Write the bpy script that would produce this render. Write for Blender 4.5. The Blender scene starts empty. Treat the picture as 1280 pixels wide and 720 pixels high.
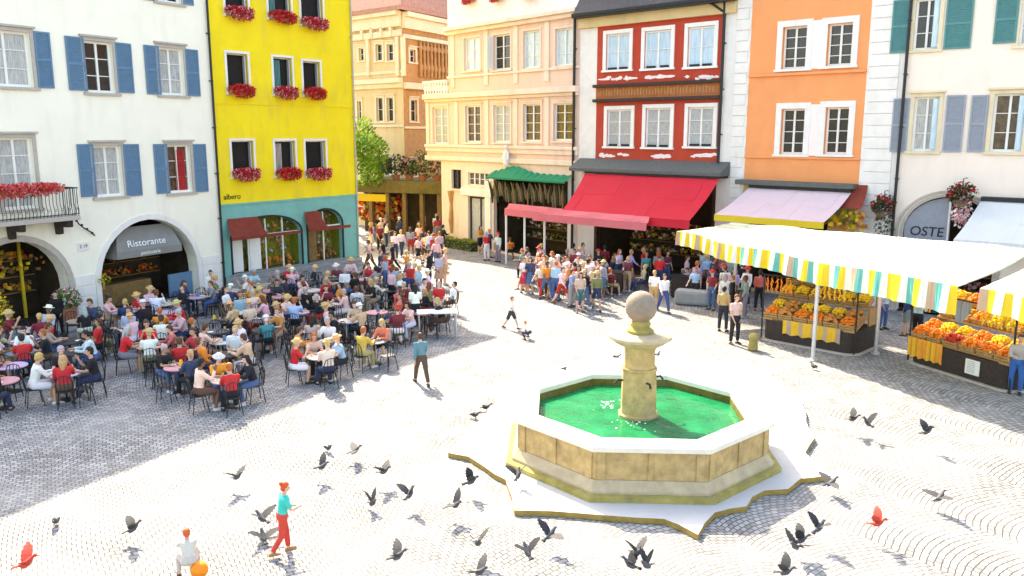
import bpy, bmesh, math, random
from mathutils import Vector, Matrix, noise
RND = random.Random(7)
S = bpy.context.scene
COL = S.collection
rad = math.radians

# ------------------------------------------------------------------ camera
FPX, HY, CAMZ = 1050.0, 165.0, 8.5
TH = math.atan((360 - HY) / FPX)
cam_d = bpy.data.cameras.new('camera')
cam_d.sensor_width = 36.0
cam_d.lens = 36.0 * FPX / 1280.0
cam_d.clip_start = 0.1
cam_d.clip_end = 3000
cam = bpy.data.objects.new('camera', cam_d)
cam.location = (0, 0, CAMZ)
cam.rotation_euler = (math.pi / 2 - TH, 0, 0)
COL.objects.link(cam)
S.camera = cam

# ------------------------------------------------------------------ world, sun, exposure
SUN_EL = rad(42)
SUN_DIR = Vector((-0.41, 0.91, 0)).normalized() * math.cos(SUN_EL) + Vector((0, 0, math.sin(SUN_EL)))
W = bpy.data.worlds.new('World'); S.world = W; W.use_nodes = True
wn = W.node_tree.nodes; wl = W.node_tree.links
bg = wn['Background']
sky = wn.new('ShaderNodeTexSky'); sky.sky_type = 'NISHITA'; sky.sun_disc = False
sky.sun_elevation = SUN_EL
sky.sun_rotation = math.atan2(SUN_DIR.x, SUN_DIR.y)
sky.altitude = 300; sky.air_density = 1.0; sky.dust_density = 3.0; sky.ozone_density = 1.0
wl.new(sky.outputs[0], bg.inputs[0]); bg.inputs[1].default_value = 0.15
sun_d = bpy.data.lights.new('sun', 'SUN'); sun_d.energy = 2.7; sun_d.angle = rad(0.5); sun_d.color = (1.0, 0.95, 0.86)
sun = bpy.data.objects.new('sun', sun_d); COL.objects.link(sun)
sun.rotation_euler = SUN_DIR.to_track_quat('Z', 'Y').to_euler()
sun.location = (0, 0, 60)
S.view_settings.view_transform = 'Standard'; S.view_settings.look = 'None'
S.view_settings.exposure = 2.42; S.view_settings.gamma = 1.0
S.view_settings.use_curve_mapping = False
S.view_settings.use_white_balance = True; S.view_settings.white_balance_temperature = 7900; S.view_settings.white_balance_tint = 10
S.render.engine = 'CYCLES'
S.cycles.max_bounces = 6; S.cycles.diffuse_bounces = 4; S.cycles.glossy_bounces = 2
S.cycles.transmission_bounces = 4; S.cycles.transparent_max_bounces = 6
S.cycles.caustics_reflective = False; S.cycles.caustics_refractive = False
S.cycles.use_denoising = True

# ------------------------------------------------------------------ survey: bearings read off the photograph turned into ground plan
def ray(px, py):
    x, y = (px - 640) / FPX, (360 - py) / FPX
    return Vector((x, math.cos(TH) + y * math.sin(TH), -math.sin(TH) + y * math.cos(TH)))
def G(px, py, z=0.0):
    d = ray(px, py); t = (z - CAMZ) / d.z
    return Vector((d.x * t, d.y * t, z))
def proj(p):
    v = Vector(p) - Vector((0, 0, CAMZ))
    f = v.y * math.cos(TH) - v.z * math.sin(TH); u = v.y * math.sin(TH) + v.z * math.cos(TH)
    return 640 + FPX * v.x / f, 360 - FPX * u / f

# ------------------------------------------------------------------ object helpers
def link(o, parent=None):
    COL.objects.link(o)
    if parent is not None: o.parent = parent
    return o
def empty(name, loc=(0, 0, 0), rz=0.0):
    o = bpy.data.objects.new(name, None); o.location = loc; o.rotation_euler = (0, 0, rz)
    o.empty_display_size = 0.2
    return link(o)
LABELS = {}
def tag(o, label=None, cat=None, group=None, kind=None):
    if label:
        o['label'] = label; LABELS.setdefault(label, []).append(o.name)
    if cat: o['category'] = cat
    if group: o['group'] = group
    if kind: o['kind'] = kind
    return o
KIDS = {}
def copy_tree(o, parent=None, depth=0):
    c = o.copy(); COL.objects.link(c)
    if parent is not None: c.parent = parent
    else: c.parent = None
    for ch in KIDS.get(o.name, []):
        copy_tree(ch, c, depth + 1)
    return c
def kid(o, parent):
    KIDS.setdefault(parent.name, []).append(o)

class MB:
    """collects shapes, then links them as one mesh object"""
    def __init__(s): s.v = []; s.f = []; s.m = []
    def add(s, vs, fs, m=0):
        b = len(s.v); s.v += [tuple(v) for v in vs]
        for f in fs: s.f.append(tuple(b + i for i in f)); s.m.append(m)
    def box(s, x0, x1, y0, y1, z0, z1, m=0):
        s.add([(x0,y0,z0),(x1,y0,z0),(x1,y1,z0),(x0,y1,z0),(x0,y0,z1),(x1,y0,z1),(x1,y1,z1),(x0,y1,z1)],
              [(0,3,2,1),(4,5,6,7),(0,1,5,4),(1,2,6,5),(2,3,7,6),(3,0,4,7)], m)
    def obox(s, c, ax, ay, az, m=0):
        c = Vector(c); ax = Vector(ax); ay = Vector(ay); az = Vector(az)
        s.add([c-ax-ay-az, c+ax-ay-az, c+ax+ay-az, c-ax+ay-az, c-ax-ay+az, c+ax-ay+az, c+ax+ay+az, c-ax+ay+az],
              [(0,3,2,1),(4,5,6,7),(0,1,5,4),(1,2,6,5),(2,3,7,6),(3,0,4,7)], m)
    def quad(s, a, b, c, d, m=0): s.add([a, b, c, d], [(0, 1, 2, 3)], m)
    def prism(s, pts, z0, z1, m=0, mtop=None):
        n = len(pts)
        s.add([(p[0], p[1], z0) for p in pts] + [(p[0], p[1], z1) for p in pts], [(i, (i+1) % n, n+(i+1) % n, n+i) for i in range(n)] + [tuple(reversed(range(n)))], m)
        s.add([(p[0], p[1], z1) for p in pts], [tuple(range(n))], m if mtop is None else mtop)
    def extr(s, pts, y0, y1, m=0):
        """polygon in x,z pushed along y"""
        n = len(pts)
        s.add([(p[0], y0, p[1]) for p in pts] + [(p[0], y1, p[1]) for p in pts],
              [(i, (i+1) % n, n+(i+1) % n, n+i) for i in range(n)] + [tuple(reversed(range(n))), tuple(range(n, 2*n))], m)
    def rings(s, rs, m=0, cap=True):
        n = len(rs[0]); vs = [p for r in rs for p in r]; fs = []
        for k in range(len(rs) - 1):
            for i in range(n):
                fs.append((k*n+i, k*n+(i+1) % n, (k+1)*n+(i+1) % n, (k+1)*n+i))
        if cap:
            fs.append(tuple(reversed(range(n)))); fs.append(tuple(range((len(rs)-1)*n, len(rs)*n)))
        s.add(vs, fs, m)
    def lathe(s, prof, c=(0, 0, 0), n=16, m=0, ph=0.0):
        s.rings([[(c[0] + r*math.cos(ph + 2*math.pi*i/n), c[1] + r*math.sin(ph + 2*math.pi*i/n), c[2] + z) for i in range(n)] for r, z in prof], m)
    def tube(s, pts, rr, n=8, m=0, flat=1.0, ref=(1, 0, 0), round_=False):
        pts = [Vector(p) for p in pts]
        if not isinstance(rr, (list, tuple)): rr = [rr] * len(pts)
        rs = []
        L = len(pts)
        for k in range(L):
            t = (pts[min(k+1, L-1)] - pts[max(k-1, 0)]).normalized()
            rf = Vector(ref)
            if abs(t.dot(rf)) > .95: rf = Vector((0, 1, 0)) if abs(t.y) < .9 else Vector((0, 0, 1))
            b = t.cross(rf).normalized(); a = b.cross(t).normalized()
            r = rr[k]
            def ring(c, q): return [c + a*math.cos(2*math.pi*i/n)*r*q + b*math.sin(2*math.pi*i/n)*r*q*flat for i in range(n)]
            if round_ and k == 0:
                rs.append(ring(pts[0] - t*r*.95, .3)); rs.append(ring(pts[0] - t*r*.6, .78))
            rs.append(ring(pts[k], 1))
            if round_ and k == L-1:
                rs.append(ring(pts[k] + t*r*.6, .78)); rs.append(ring(pts[k] + t*r*.95, .3))
        s.rings(rs, m)
    def ell(s, c, r, n=12, k=8, m=0, mat3=None):
        c = Vector(c); rs = []
        for j in range(1, k):
            a = math.pi * j / k
            ring = []
            for i in range(n):
                b = 2*math.pi*i/n
                p = Vector((r[0]*math.sin(a)*math.cos(b), r[1]*math.sin(a)*math.sin(b), -r[2]*math.cos(a)))
                if mat3 is not None: p = mat3 @ p
                ring.append(c + p)
            rs.append(ring)
        s.rings(rs, m)
    def data(s, name, mats, smooth=False):
        me = bpy.data.meshes.new(name); me.from_pydata(s.v, [], s.f)
        for mt in (mats if isinstance(mats, (list, tuple)) else [mats]): me.materials.append(mt)
        me.polygons.foreach_set('material_index', s.m)
        if smooth: me.polygons.foreach_set('use_smooth', [True] * len(s.f))
        me.update()
        return me
    def build(s, name, mats, parent=None, smooth=False, loc=None, bevel=0):
        me = s.data(name, mats, smooth)
        bm = bmesh.new(); bm.from_mesh(me); bmesh.ops.recalc_face_normals(bm, faces=bm.faces); bm.to_mesh(me); bm.free()
        o = bpy.data.objects.new(name, me)
        if loc is not None: o.location = loc
        link(o, parent)
        if parent is not None: kid(o, parent)
        if bevel:
            b = o.modifiers.new('edge', 'BEVEL'); b.width = bevel; b.segments = 2; b.limit_method = 'ANGLE'
        return o

# ------------------------------------------------------------------ materials
M = {}
def mat(name, col, rough=.8, var=.1, scale=2.0, bump=0.0, bscale=30.0, spec=.3, metal=0.0, objcol=False, dirt=0.0, trans=0.0, aniso=None):
    m = bpy.data.materials.new(name); m.use_nodes = True
    nt = m.node_tree; N = nt.nodes; L = nt.links; p = N['Principled BSDF']
    p.inputs['Roughness'].default_value = rough; p.inputs['Specular IOR Level'].default_value = spec
    p.inputs['Metallic'].default_value = metal
    tc = N.new('ShaderNodeTexCoord')
    mp = N.new('ShaderNodeMapping'); L.new(tc.outputs['Object'], mp.inputs[0])
    if aniso: mp.inputs['Scale'].default_value = aniso
    nz = N.new('ShaderNodeTexNoise'); nz.inputs['Scale'].default_value = scale; nz.inputs['Detail'].default_value = 6; nz.inputs['Roughness'].default_value = .65
    L.new(mp.outputs[0], nz.inputs[0])
    mr = N.new('ShaderNodeMapRange'); mr.inputs[1].default_value = .25; mr.inputs[2].default_value = .75
    mr.inputs[3].default_value = 1 - var; mr.inputs[4].default_value = 1 + var
    L.new(nz.outputs[0], mr.inputs[0])
    vm = N.new('ShaderNodeVectorMath'); vm.operation = 'SCALE'
    if objcol:
        oi = N.new('ShaderNodeObjectInfo'); L.new(oi.outputs['Color'], vm.inputs[0])
    else: vm.inputs[0].default_value = col
    L.new(mr.outputs[0], vm.inputs['Scale'])
    out = vm.outputs[0]
    if dirt:
        n2 = N.new('ShaderNodeTexNoise'); n2.inputs['Scale'].default_value = 1.0; n2.inputs['Detail'].default_value = 8
        m2 = N.new('ShaderNodeMapping'); m2.inputs['Scale'].default_value = (1.6, 1.6, .35); L.new(tc.outputs['Object'], m2.inputs[0]); L.new(m2.outputs[0], n2.inputs[0])
        r2 = N.new('ShaderNodeMapRange'); r2.inputs[1].default_value = .52; r2.inputs[2].default_value = .78; r2.inputs[3].default_value = 0; r2.inputs[4].default_value = dirt
        L.new(n2.outputs[0], r2.inputs[0])
        mx = N.new('ShaderNodeMix'); mx.data_type = 'RGBA'; L.new(r2.outputs[0], mx.inputs[0]); L.new(out, mx.inputs[6])
        mx.inputs[7].default_value = (.22, .19, .15, 1); out = mx.outputs[2]
    L.new(out, p.inputs['Base Color'])
    if bump:
        nb = N.new('ShaderNodeTexNoise'); nb.inputs['Scale'].default_value = bscale; nb.inputs['Detail'].default_value = 4
        L.new(mp.outputs[0], nb.inputs[0])
        bp = N.new('ShaderNodeBump'); bp.inputs['Strength'].default_value = bump; bp.inputs['Distance'].default_value = .02
        L.new(nb.outputs[0], bp.inputs['Height']); L.new(bp.outputs[0], p.inputs['Normal'])
    if trans:
        tr = N.new('ShaderNodeBsdfTranslucent'); L.new(out, tr.inputs[0])
        ms = N.new('ShaderNodeMixShader'); ms.inputs[0].default_value = trans
        L.new(p.outputs[0], ms.inputs[1]); L.new(tr.outputs[0], ms.inputs[2]); L.new(ms.outputs[0], N['Material Output'].inputs[0])
    M[name] = m
    return m
def MM(name, *a, **k):
    return M[name] if name in M else mat(name, *a, **k)

mat('cream_plaster', (.88, .83, .68), .9, .04, .8, .25, 60, dirt=.12)
mat('yellow_plaster', (.88, .66, .02), .85, .09, .6, .25, 60, dirt=.24)
mat('teal_plaster', (.17, .42, .36), .8, .12, 1.2, .25, 50, dirt=.2)
mat('peach_plaster', (.76, .54, .42), .85, .07, .8, .25, 50, dirt=.2)
mat('peach_trim', (.80, .63, .50), .8, .08, 1.5, .2, 50, dirt=.2)
mat('attic_plaster', (.86, .73, .68), .85, .05, 1, .2, 50, dirt=.1)
mat('red_plaster', (.47, .055, .028), .85, .12, 1.0, .3, 50, dirt=.12)
mat('brown_band', (.42, .13, .04), .8, .25, 5, .3, 40, dirt=.2)
mat('orange_plaster', (.84, .32, .12), .85, .08, .7, .25, 50, dirt=.12)
mat('blush_plaster', (.87, .74, .62), .9, .04, .7, .25, 60, dirt=.12)
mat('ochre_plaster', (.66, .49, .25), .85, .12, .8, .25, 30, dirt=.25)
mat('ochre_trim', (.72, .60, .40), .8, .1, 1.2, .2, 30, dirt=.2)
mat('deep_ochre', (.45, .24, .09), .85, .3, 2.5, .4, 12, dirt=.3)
mat('white_stone', (.78, .74, .68), .8, .08, 2, .3, 30, dirt=.15)
mat('white_paint', (.80, .78, .72), .5, .05, 3, .1, 40, dirt=.08)
mat('grey_stone', (.30, .30, .29), .85, .15, 3, .4, 25)
mat('taupe_trim', (.45, .40, .34), .75, .12, 4, .2, 30)
mat('blue_paint', (.11, .21, .31), .6, .12, 5, .1, 30)
mat('green_paint', (.085, .25, .24), .6, .12, 5, .1, 30)
mat('lilac_paint', (.30, .32, .36), .6, .1, 5, .1, 30)
mat('dark_metal', (.03, .032, .034), .5, .2, 8, .1, 40, metal=.4)
mat('black_iron', (.02, .022, .022), .5, .2, 8)
mat('light_metal', (.55, .55, .55), .4, .1, 8, metal=.5)
mat('slate_roof', (.07, .065, .065), .7, .3, 6, .4, 14)
mat('slate_ledge', (.10, .11, .10), .6, .2, 6, .2, 14)
mat('tile_roof', (.42, .21, .15), .85, .25, 4, .5, 10)
mat('dark_glass', (.025, .022, .02), .12, .5, 2.5, spec=.5)
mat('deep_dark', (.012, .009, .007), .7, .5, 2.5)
mat('curtain_glass', (.42, .42, .40), .2, .5, 9, spec=.5, aniso=(3, 1, .35))
mat('blue_glass', (.50, .64, .72), .15, .25, 3, spec=.5, aniso=(3, 1, .5))
mat('warm_glass', (.10, .065, .035), .2, .7, 5, spec=.5)
mat('red_curtain', (.40, .02, .02), .7, .4, 6)
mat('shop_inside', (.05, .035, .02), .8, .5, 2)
mat('shop_wood', (.22, .13, .045), .7, .35, 6, .2, 20)
mat('awning_red', (.80, .035, .06), .75, .05, 1.5, .15, 60, trans=.35)
mat('awning_pink', (.82, .22, .24), .75, .07, 1.5, .15, 60, trans=.3)
mat('awning_blush', (.84, .66, .68), .75, .04, 1.5, .15, 60, trans=.3)
mat('awning_white', (.82, .82, .80), .75, .04, 1.5, .15, 60, trans=.3)
mat('awning_yellow', (.85, .62, .04), .75, .05, 1.5, trans=.25)
mat('awning_grey', (.22, .21, .19), .8, .12, 1.5, .15, 60)
mat('awning_maroon', (.28, .05, .03), .8, .2, 3, .15, 60, trans=.2)
mat('awning_green', (.01, .30, .14), .75, .08, 2, .15, 60, trans=.3)
mat('canopy_cream', (.78, .80, .62), .75, .04, .8, .15, 60, trans=.35)
mat('stripe_yellow', (.85, .66, .05), .75, .08, 2, trans=.35)
mat('stripe_teal', (.14, .52, .46), .75, .1, 2, trans=.35)
mat('stripe_tan', (.62, .46, .32), .75, .1, 2, trans=.35)
mat('stripe_white', (.84, .84, .76), .75, .04, 2, trans=.35)
mat('blossom_red', (.55, .015, .02), .7, .35, 9, trans=.25)
mat('blossom_coral', (.80, .10, .07), .7, .3, 9, trans=.25)
mat('blossom_yellow', (.85, .60, .03), .7, .3, 9, trans=.25)
mat('blossom_orange', (.85, .25, .03), .7, .3, 9, trans=.25)
mat('blossom_pink', (.80, .30, .36), .7, .3, 9, trans=.25)
mat('blossom_white', (.80, .74, .68), .7, .2, 9, trans=.25)
mat('leaf_green', (.07, .15, .03), .7, .4, 6, trans=.3)
mat('leaf_bright', (.12, .24, .03), .65, .4, 6, trans=.35)
mat('leaf_fresh', (.20, .34, .03), .65, .3, 6, trans=.4)
mat('leaf_dark', (.035, .06, .02), .7, .4, 6, trans=.2)
mat('hall_roof', (.15, .115, .035), .9, .35, 3, .3, 12, dirt=.3)
mat('leaf_yellow', (.30, .30, .03), .7, .4, 6, trans=.3)
mat('bark', (.16, .11, .07), .9, .3, 10, .5, 20)
mat('terracotta', (.42, .16, .08), .85, .15, 5)
mat('fountain_stone', (.45, .305, .13), .85, .38, 3.2, .9, 12, dirt=.6)
mat('fountain_cap', (.70, .66, .56), .8, .1, 2.5, .4, 25, dirt=.15)
mat('plinth_stone', (.44, .345, .215), .85, .25, 2.5, .4, 20, dirt=.3)
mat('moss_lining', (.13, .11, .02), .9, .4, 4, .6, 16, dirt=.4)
mat('mossy_stone', (.33, .27, .08), .9, .35, 3, .6, 16, dirt=.4)
mat('ball_stone', (.25, .195, .145), .85, .15, 6, .5, 14, dirt=.3)
mat('platform_stone', (.46, .45, .44), .85, .08, 1.2, .3, 10)
mat('platform_edge', (.30, .20, .05), .9, .35, 5, .5, 10)
mat('wood_crate', (.42, .25, .10), .8, .25, 8, .2, 20)
mat('dark_wood', (.045, .032, .025), .75, .3, 6, .2, 20)
mat('cloth_yellow', (.84, .50, .04), .8, .15, 4, trans=.15)
mat('cloth_orange', (.80, .28, .04), .8, .15, 4)
mat('fruit_yellow', (.84, .52, .03), .6, .2, 8)
mat('fruit_orange', (.82, .22, .02), .6, .2, 8)
mat('bread_brown', (.50, .20, .05), .8, .3, 8)
mat('fruit_red', (.50, .04, .02), .5, .25, 8)
mat('porcelain', (.80, .80, .78), .3, .03, 3, spec=.5)
mat('skin', (1, 1, 1), .6, .06, 6, objcol=True)
mat('cloth', (1, 1, 1), .9, .12, 7, .35, 9, objcol=True)
def top_cloth():
    m = mat('cloth_top', (1, 1, 1), .9, .12, 7, .35, 9, objcol=True); N = m.node_tree.nodes; L = m.node_tree.links; p = N['Principled BSDF']
    src = p.inputs['Base Color'].links[0].from_socket; oi = N.new('ShaderNodeObjectInfo'); tc = N.new('ShaderNodeTexCoord')
    wv = N.new('ShaderNodeTexWave'); wv.bands_direction = 'Z'; wv.inputs['Scale'].default_value = 9; L.new(tc.outputs['Object'], wv.inputs[0])
    g1 = N.new('ShaderNodeMath'); g1.operation = 'GREATER_THAN'; L.new(oi.outputs['Random'], g1.inputs[0]); g1.inputs[1].default_value = .72
    g2 = N.new('ShaderNodeMath'); g2.operation = 'GREATER_THAN'; L.new(wv.outputs['Fac'], g2.inputs[0]); g2.inputs[1].default_value = .6
    ml = N.new('ShaderNodeMath'); ml.operation = 'MULTIPLY'; L.new(g1.outputs[0], ml.inputs[0]); L.new(g2.outputs[0], ml.inputs[1])
    m2 = N.new('ShaderNodeMath'); m2.operation = 'MULTIPLY'; L.new(ml.outputs[0], m2.inputs[0]); m2.inputs[1].default_value = .6
    mx = N.new('ShaderNodeMix'); mx.data_type = 'RGBA'; L.new(m2.outputs[0], mx.inputs[0]); L.new(src, mx.inputs[6]); mx.inputs[7].default_value = (.10, .09, .12, 1)
    L.new(mx.outputs[2], p.inputs['Base Color'])
top_cloth()
mat('hair', (1, 1, 1), .6, .3, 14, .4, 40, objcol=True)
mat('shoe', (1, 1, 1), .6, .1, 8, objcol=True)
mat('eye', (.02, .015, .01), .3, 0)
mat('lip', (.35, .10, .08), .5, 0)
mat('painted', (1, 1, 1), .6, .1, 5, .05, 30, objcol=True)
mat('pigeon_grey', (.07, .075, .085), .7, .5, 14)
mat('pigeon_dark', (.03, .032, .036), .7, .4, 14)
mat('bird_red', (.48, .05, .03), .7, .4, 14)
mat('beak', (.25, .15, .1), .6, 0)
mat('ink', (.02, .02, .02), .6, 0)
mat('chalk', (.8, .8, .78), .6, 0)

def fan_cobbles():
    m = bpy.data.materials.new('cobbles'); m.use_nodes = True
    nt = m.node_tree; N = nt.nodes; L = nt.links; p = N['Principled BSDF']
    g = N.new('ShaderNodeNewGeometry')
    def math_(op, a, b=None, c=None):
        n = N.new('ShaderNodeMath'); n.operation = op
        for i, v in enumerate((a, b, c)):
            if v is None: continue
            if isinstance(v, (int, float)): n.inputs[i].default_value = v
            else: L.new(v, n.inputs[i])
        return n.outputs[0]
    rot = N.new('ShaderNodeMapping'); rot.inputs['Rotation'].default_value = (0, 0, rad(-28)); L.new(g.outputs['Position'], rot.inputs[0])
    big = N.new('ShaderNodeTexNoise'); big.inputs['Scale'].default_value = .13; big.inputs['Detail'].default_value = 1
    L.new(rot.outputs[0], big.inputs[0])
    bs = N.new('ShaderNodeVectorMath'); bs.operation = 'SCALE'; bs.inputs['Scale'].default_value = 1.9
    L.new(big.outputs['Color'], bs.inputs[0])
    ad = N.new('ShaderNodeVectorMath'); ad.operation = 'ADD'; L.new(rot.outputs[0], ad.inputs[0]); L.new(bs.outputs[0], ad.inputs[1])
    sp = N.new('ShaderNodeSeparateXYZ'); L.new(ad.outputs[0], sp.inputs[0])
    Wd = 2.6
    fr = math_('SUBTRACT', math_('FRACT', math_('DIVIDE', sp.outputs[0], Wd)), .5)
    arc = math_('MULTIPLY', math_('MULTIPLY', fr, fr), 1.3)
    yy = math_('ADD', sp.outputs[1], arc)
    cb = N.new('ShaderNodeCombineXYZ'); L.new(sp.outputs[0], cb.inputs[0]); L.new(yy, cb.inputs[1])
    jit = N.new('ShaderNodeTexNoise'); jit.inputs['Scale'].default_value = 5; L.new(g.outputs['Position'], jit.inputs[0])
    js = N.new('ShaderNodeVectorMath'); js.operation = 'SCALE'; js.inputs['Scale'].default_value = .05; L.new(jit.outputs['Color'], js.inputs[0])
    a2 = N.new('ShaderNodeVectorMath'); a2.operation = 'ADD'; L.new(cb.outputs[0], a2.inputs[0]); L.new(js.outputs[0], a2.inputs[1])
    br = N.new('ShaderNodeTexBrick'); L.new(a2.outputs[0], br.inputs['Vector'])
    br.inputs['Scale'].default_value = 1; br.inputs['Brick Width'].default_value = .19; br.inputs['Row Height'].default_value = .145
    br.inputs['Mortar Size'].default_value = .016; br.inputs['Mortar Smooth'].default_value = .45
    br.inputs['Color1'].default_value = (.20, .20, .198, 1); br.inputs['Color2'].default_value = (.40, .395, .39, 1); br.inputs['Mortar'].default_value = (.055, .053, .045, 1)
    # worn patches where the joints are nearly level with the stones
    wr = N.new('ShaderNodeTexNoise'); wr.inputs['Scale'].default_value = .35; wr.inputs['Detail'].default_value = 5; L.new(g.outputs['Position'], wr.inputs[0])
    wm = N.new('ShaderNodeMapRange'); wm.inputs[1].default_value = .4; wm.inputs[2].default_value = .68; wm.inputs[3].default_value = .0; wm.inputs[4].default_value = .45
    L.new(wr.outputs[0], wm.inputs[0])
    mx = N.new('ShaderNodeMix'); mx.data_type = 'RGBA'; L.new(wm.outputs[0], mx.inputs[0]); L.new(br.outputs['Color'], mx.inputs[6]); mx.inputs[7].default_value = (.31, .305, .295, 1)
    st = N.new('ShaderNodeTexNoise'); st.inputs['Scale'].default_value = 1.1; st.inputs['Detail'].default_value = 9; L.new(g.outputs['Position'], st.inputs[0])
    sm = N.new('ShaderNodeMapRange'); sm.inputs[1].default_value = .3; sm.inputs[2].default_value = .75; sm.inputs[3].default_value = 1.1; sm.inputs[4].default_value = .72; L.new(st.outputs[0], sm.inputs[0])
    vm = N.new('ShaderNodeVectorMath'); vm.operation = 'SCALE'; L.new(mx.outputs[2], vm.inputs[0]); L.new(sm.outputs[0], vm.inputs['Scale'])
    L.new(vm.outputs[0], p.inputs['Base Color']); p.inputs['Roughness'].default_value = .8; p.inputs['Specular IOR Level'].default_value = .25
    inv = math_('SUBTRACT', 1, br.outputs['Fac'])
    bp = N.new('ShaderNodeBump'); bp.inputs['Strength'].default_value = .6; bp.inputs['Distance'].default_value = .02; L.new(inv, bp.inputs['Height']); L.new(bp.outputs[0], p.inputs['Normal'])
    M['cobbles'] = m
fan_cobbles()

def water_mat():
    m = bpy.data.materials.new('pool_water'); m.use_nodes = True
    N = m.node_tree.nodes; L = m.node_tree.links; p = N['Principled BSDF']
    p.inputs['Base Color'].default_value = (.0, .36, .17, 1); p.inputs['Roughness'].default_value = .08; p.inputs['Specular IOR Level'].default_value = .35
    g = N.new('ShaderNodeTexCoord'); nz = N.new('ShaderNodeTexNoise'); nz.inputs['Scale'].default_value = 4; nz.inputs['Detail'].default_value = 4; nz.inputs['Distortion'].default_value = .6
    L.new(g.outputs['Object'], nz.inputs[0])
    bp = N.new('ShaderNodeBump'); bp.inputs['Strength'].default_value = .35; bp.inputs['Distance'].default_value = .05; L.new(nz.outputs[0], bp.inputs['Height']); L.new(bp.outputs[0], p.inputs['Normal'])
    n2 = N.new('ShaderNodeTexNoise'); n2.inputs['Scale'].default_value = 1.3; n2.inputs['Detail'].default_value = 6; L.new(g.outputs['Object'], n2.inputs[0])
    cr = N.new('ShaderNodeValToRGB'); cr.color_ramp.elements[0].position = .3; cr.color_ramp.elements[0].color = (.0, .12, .040, 1); cr.color_ramp.elements[1].position = .75; cr.color_ramp.elements[1].color = (.003, .22, .085, 1)
    L.new(n2.outputs[0], cr.inputs[0]); L.new(cr.outputs[0], p.inputs['Base Color'])
    M['pool_water'] = m
water_mat()

def leaves(mb, c, r, n, size, mats=(0,), rnd=RND, hollow=.3, drop=0.0, cull=True):
    c = Vector(c)
    for _ in range(n):
        while True:
            p = Vector((rnd.uniform(-1, 1), rnd.uniform(-1, 1), rnd.uniform(-1, 1)))
            if p.length <= 1 and (p.length > hollow or rnd.random() < .3): break
        w = c + Vector((p.x*r[0], p.y*r[1], p.z*r[2]))
        if cull and noise.noise(w * (1.6 / max(r))) < -.28: continue
        s = size * rnd.uniform(.6, 1.3)
        a = Vector((rnd.gauss(0, 1), rnd.gauss(0, 1), rnd.gauss(0, 1))).normalized(); b = a.orthogonal().normalized(); k = a.cross(b)
        mb.add([w - b*s, w - k*s*.55, w + b*s - Vector((0, 0, drop)), w + k*s*.55], [(0, 1, 2, 3)], rnd.choice(mats))

# ------------------------------------------------------------------ ground
g = MB(); g.quad((-400, -120, 0), (400, -120, 0), (400, 700, 0), (-400, 700, 0))
tag(g.build('ground', M['cobbles']), kind='structure')

# ------------------------------------------------------------------ facade frames
def xy(v): return Vector((v[0], v[1]))
class Fac:
    """vertical plane standing on the ground: local x along the facade, -y out over the square, z up"""
    def __init__(s, p0, vpx):
        s.o = xy(p0); d = Vector(((vpx - 640) / (FPX * math.cos(TH)), 1.0)).normalized()
        d = Vector(((vpx - 640) / FPX * 1.0, math.cos(TH) + math.tan(TH) * math.sin(TH))).normalized()
        if vpx < 640: d = -d
        s.u = d; s.n = Vector((d.y, -d.x)); s.rot = math.atan2(d.y, d.x)
    def at(s, px, py, d=0.0):
        r = ray(px, py); k = s.n.x*r.x + s.n.y*r.y
        t = (d + s.n.dot(s.o)) / k
        P = Vector((r.x*t, r.y*t))
        return (P - s.o).dot(s.u), CAMZ + r.z*t
    def rect(s, x0, y0, x1, y1, d=0.0):
        ym, xm = (y0+y1)/2, (x0+x1)/2
        u0 = s.at(x0, ym, d)[0]; u1 = s.at(x1, ym, d)[0]
        return u0, u1, s.at(xm, y1, d)[1], s.at(xm, y0, d)[1]
    def world(s, u, d=0.0, z=0.0):
        p = s.o + s.u*u + s.n*d
        return Vector((p.x, p.y, z))
    def empty(s, name): return empty(name, (s.o.x, s.o.y, 0), s.rot)
    def end(s, px, py=300): return s.at(px, py)[0]

def wall(mb, u0, u1, z0, z1, ops, t=.3, m=0, y=0.0, mr=None, n=14):
    mr = m if mr is None else mr
    us = sorted({u0, u1} | {v for o in ops for v in (o[0], o[1]) if u0 < v < u1})
    zs = sorted({z0, z1} | {v for o in ops for v in (o[2], o[3]) if z0 < v < z1})
    for a, b in zip(us, us[1:]):
        for c, d in zip(zs, zs[1:]):
            mu, mz = (a+b)/2, (c+d)/2
            if any(o[0] < mu < o[1] and o[2] < mz < o[3] for o in ops): continue
            mb.quad((a, y, c), (b, y, c), (b, y, d), (a, y, d), m)
    for o in ops:
        a, b, c, d = o[:4]; rise = o[4] if len(o) > 4 else 0
        tt = o[5] if len(o) > 5 else t
        mb.quad((a, y, c), (a, y+tt, c), (a, y+tt, d-rise), (a, y, d-rise), mr)
        mb.quad((b, y, c), (b, y, d-rise), (b, y+tt, d-rise), (b, y+tt, c), mr)
        mb.quad((a, y, c), (b, y, c), (b, y+tt, c), (a, y+tt, c), mr)
        if not rise: mb.quad((a, y, d), (a, y+tt, d), (b, y+tt, d), (b, y, d), mr)
        else:
            pts = []
            for i in range(n+1):
                f = math.pi * (1 - i/n)
                pts.append(((a+b)/2 + (b-a)/2*math.cos(f), d - rise + rise*math.sin(f)))
            for p, q in zip(pts, pts[1:]):
                mb.quad((p[0], y, p[1]), (q[0], y, q[1]), (q[0], y, d), (p[0], y, d), m)
                mb.quad((p[0], y, p[1]), (p[0], y+tt, p[1]), (q[0], y+tt, q[1]), (q[0], y, q[1]), mr)

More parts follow.
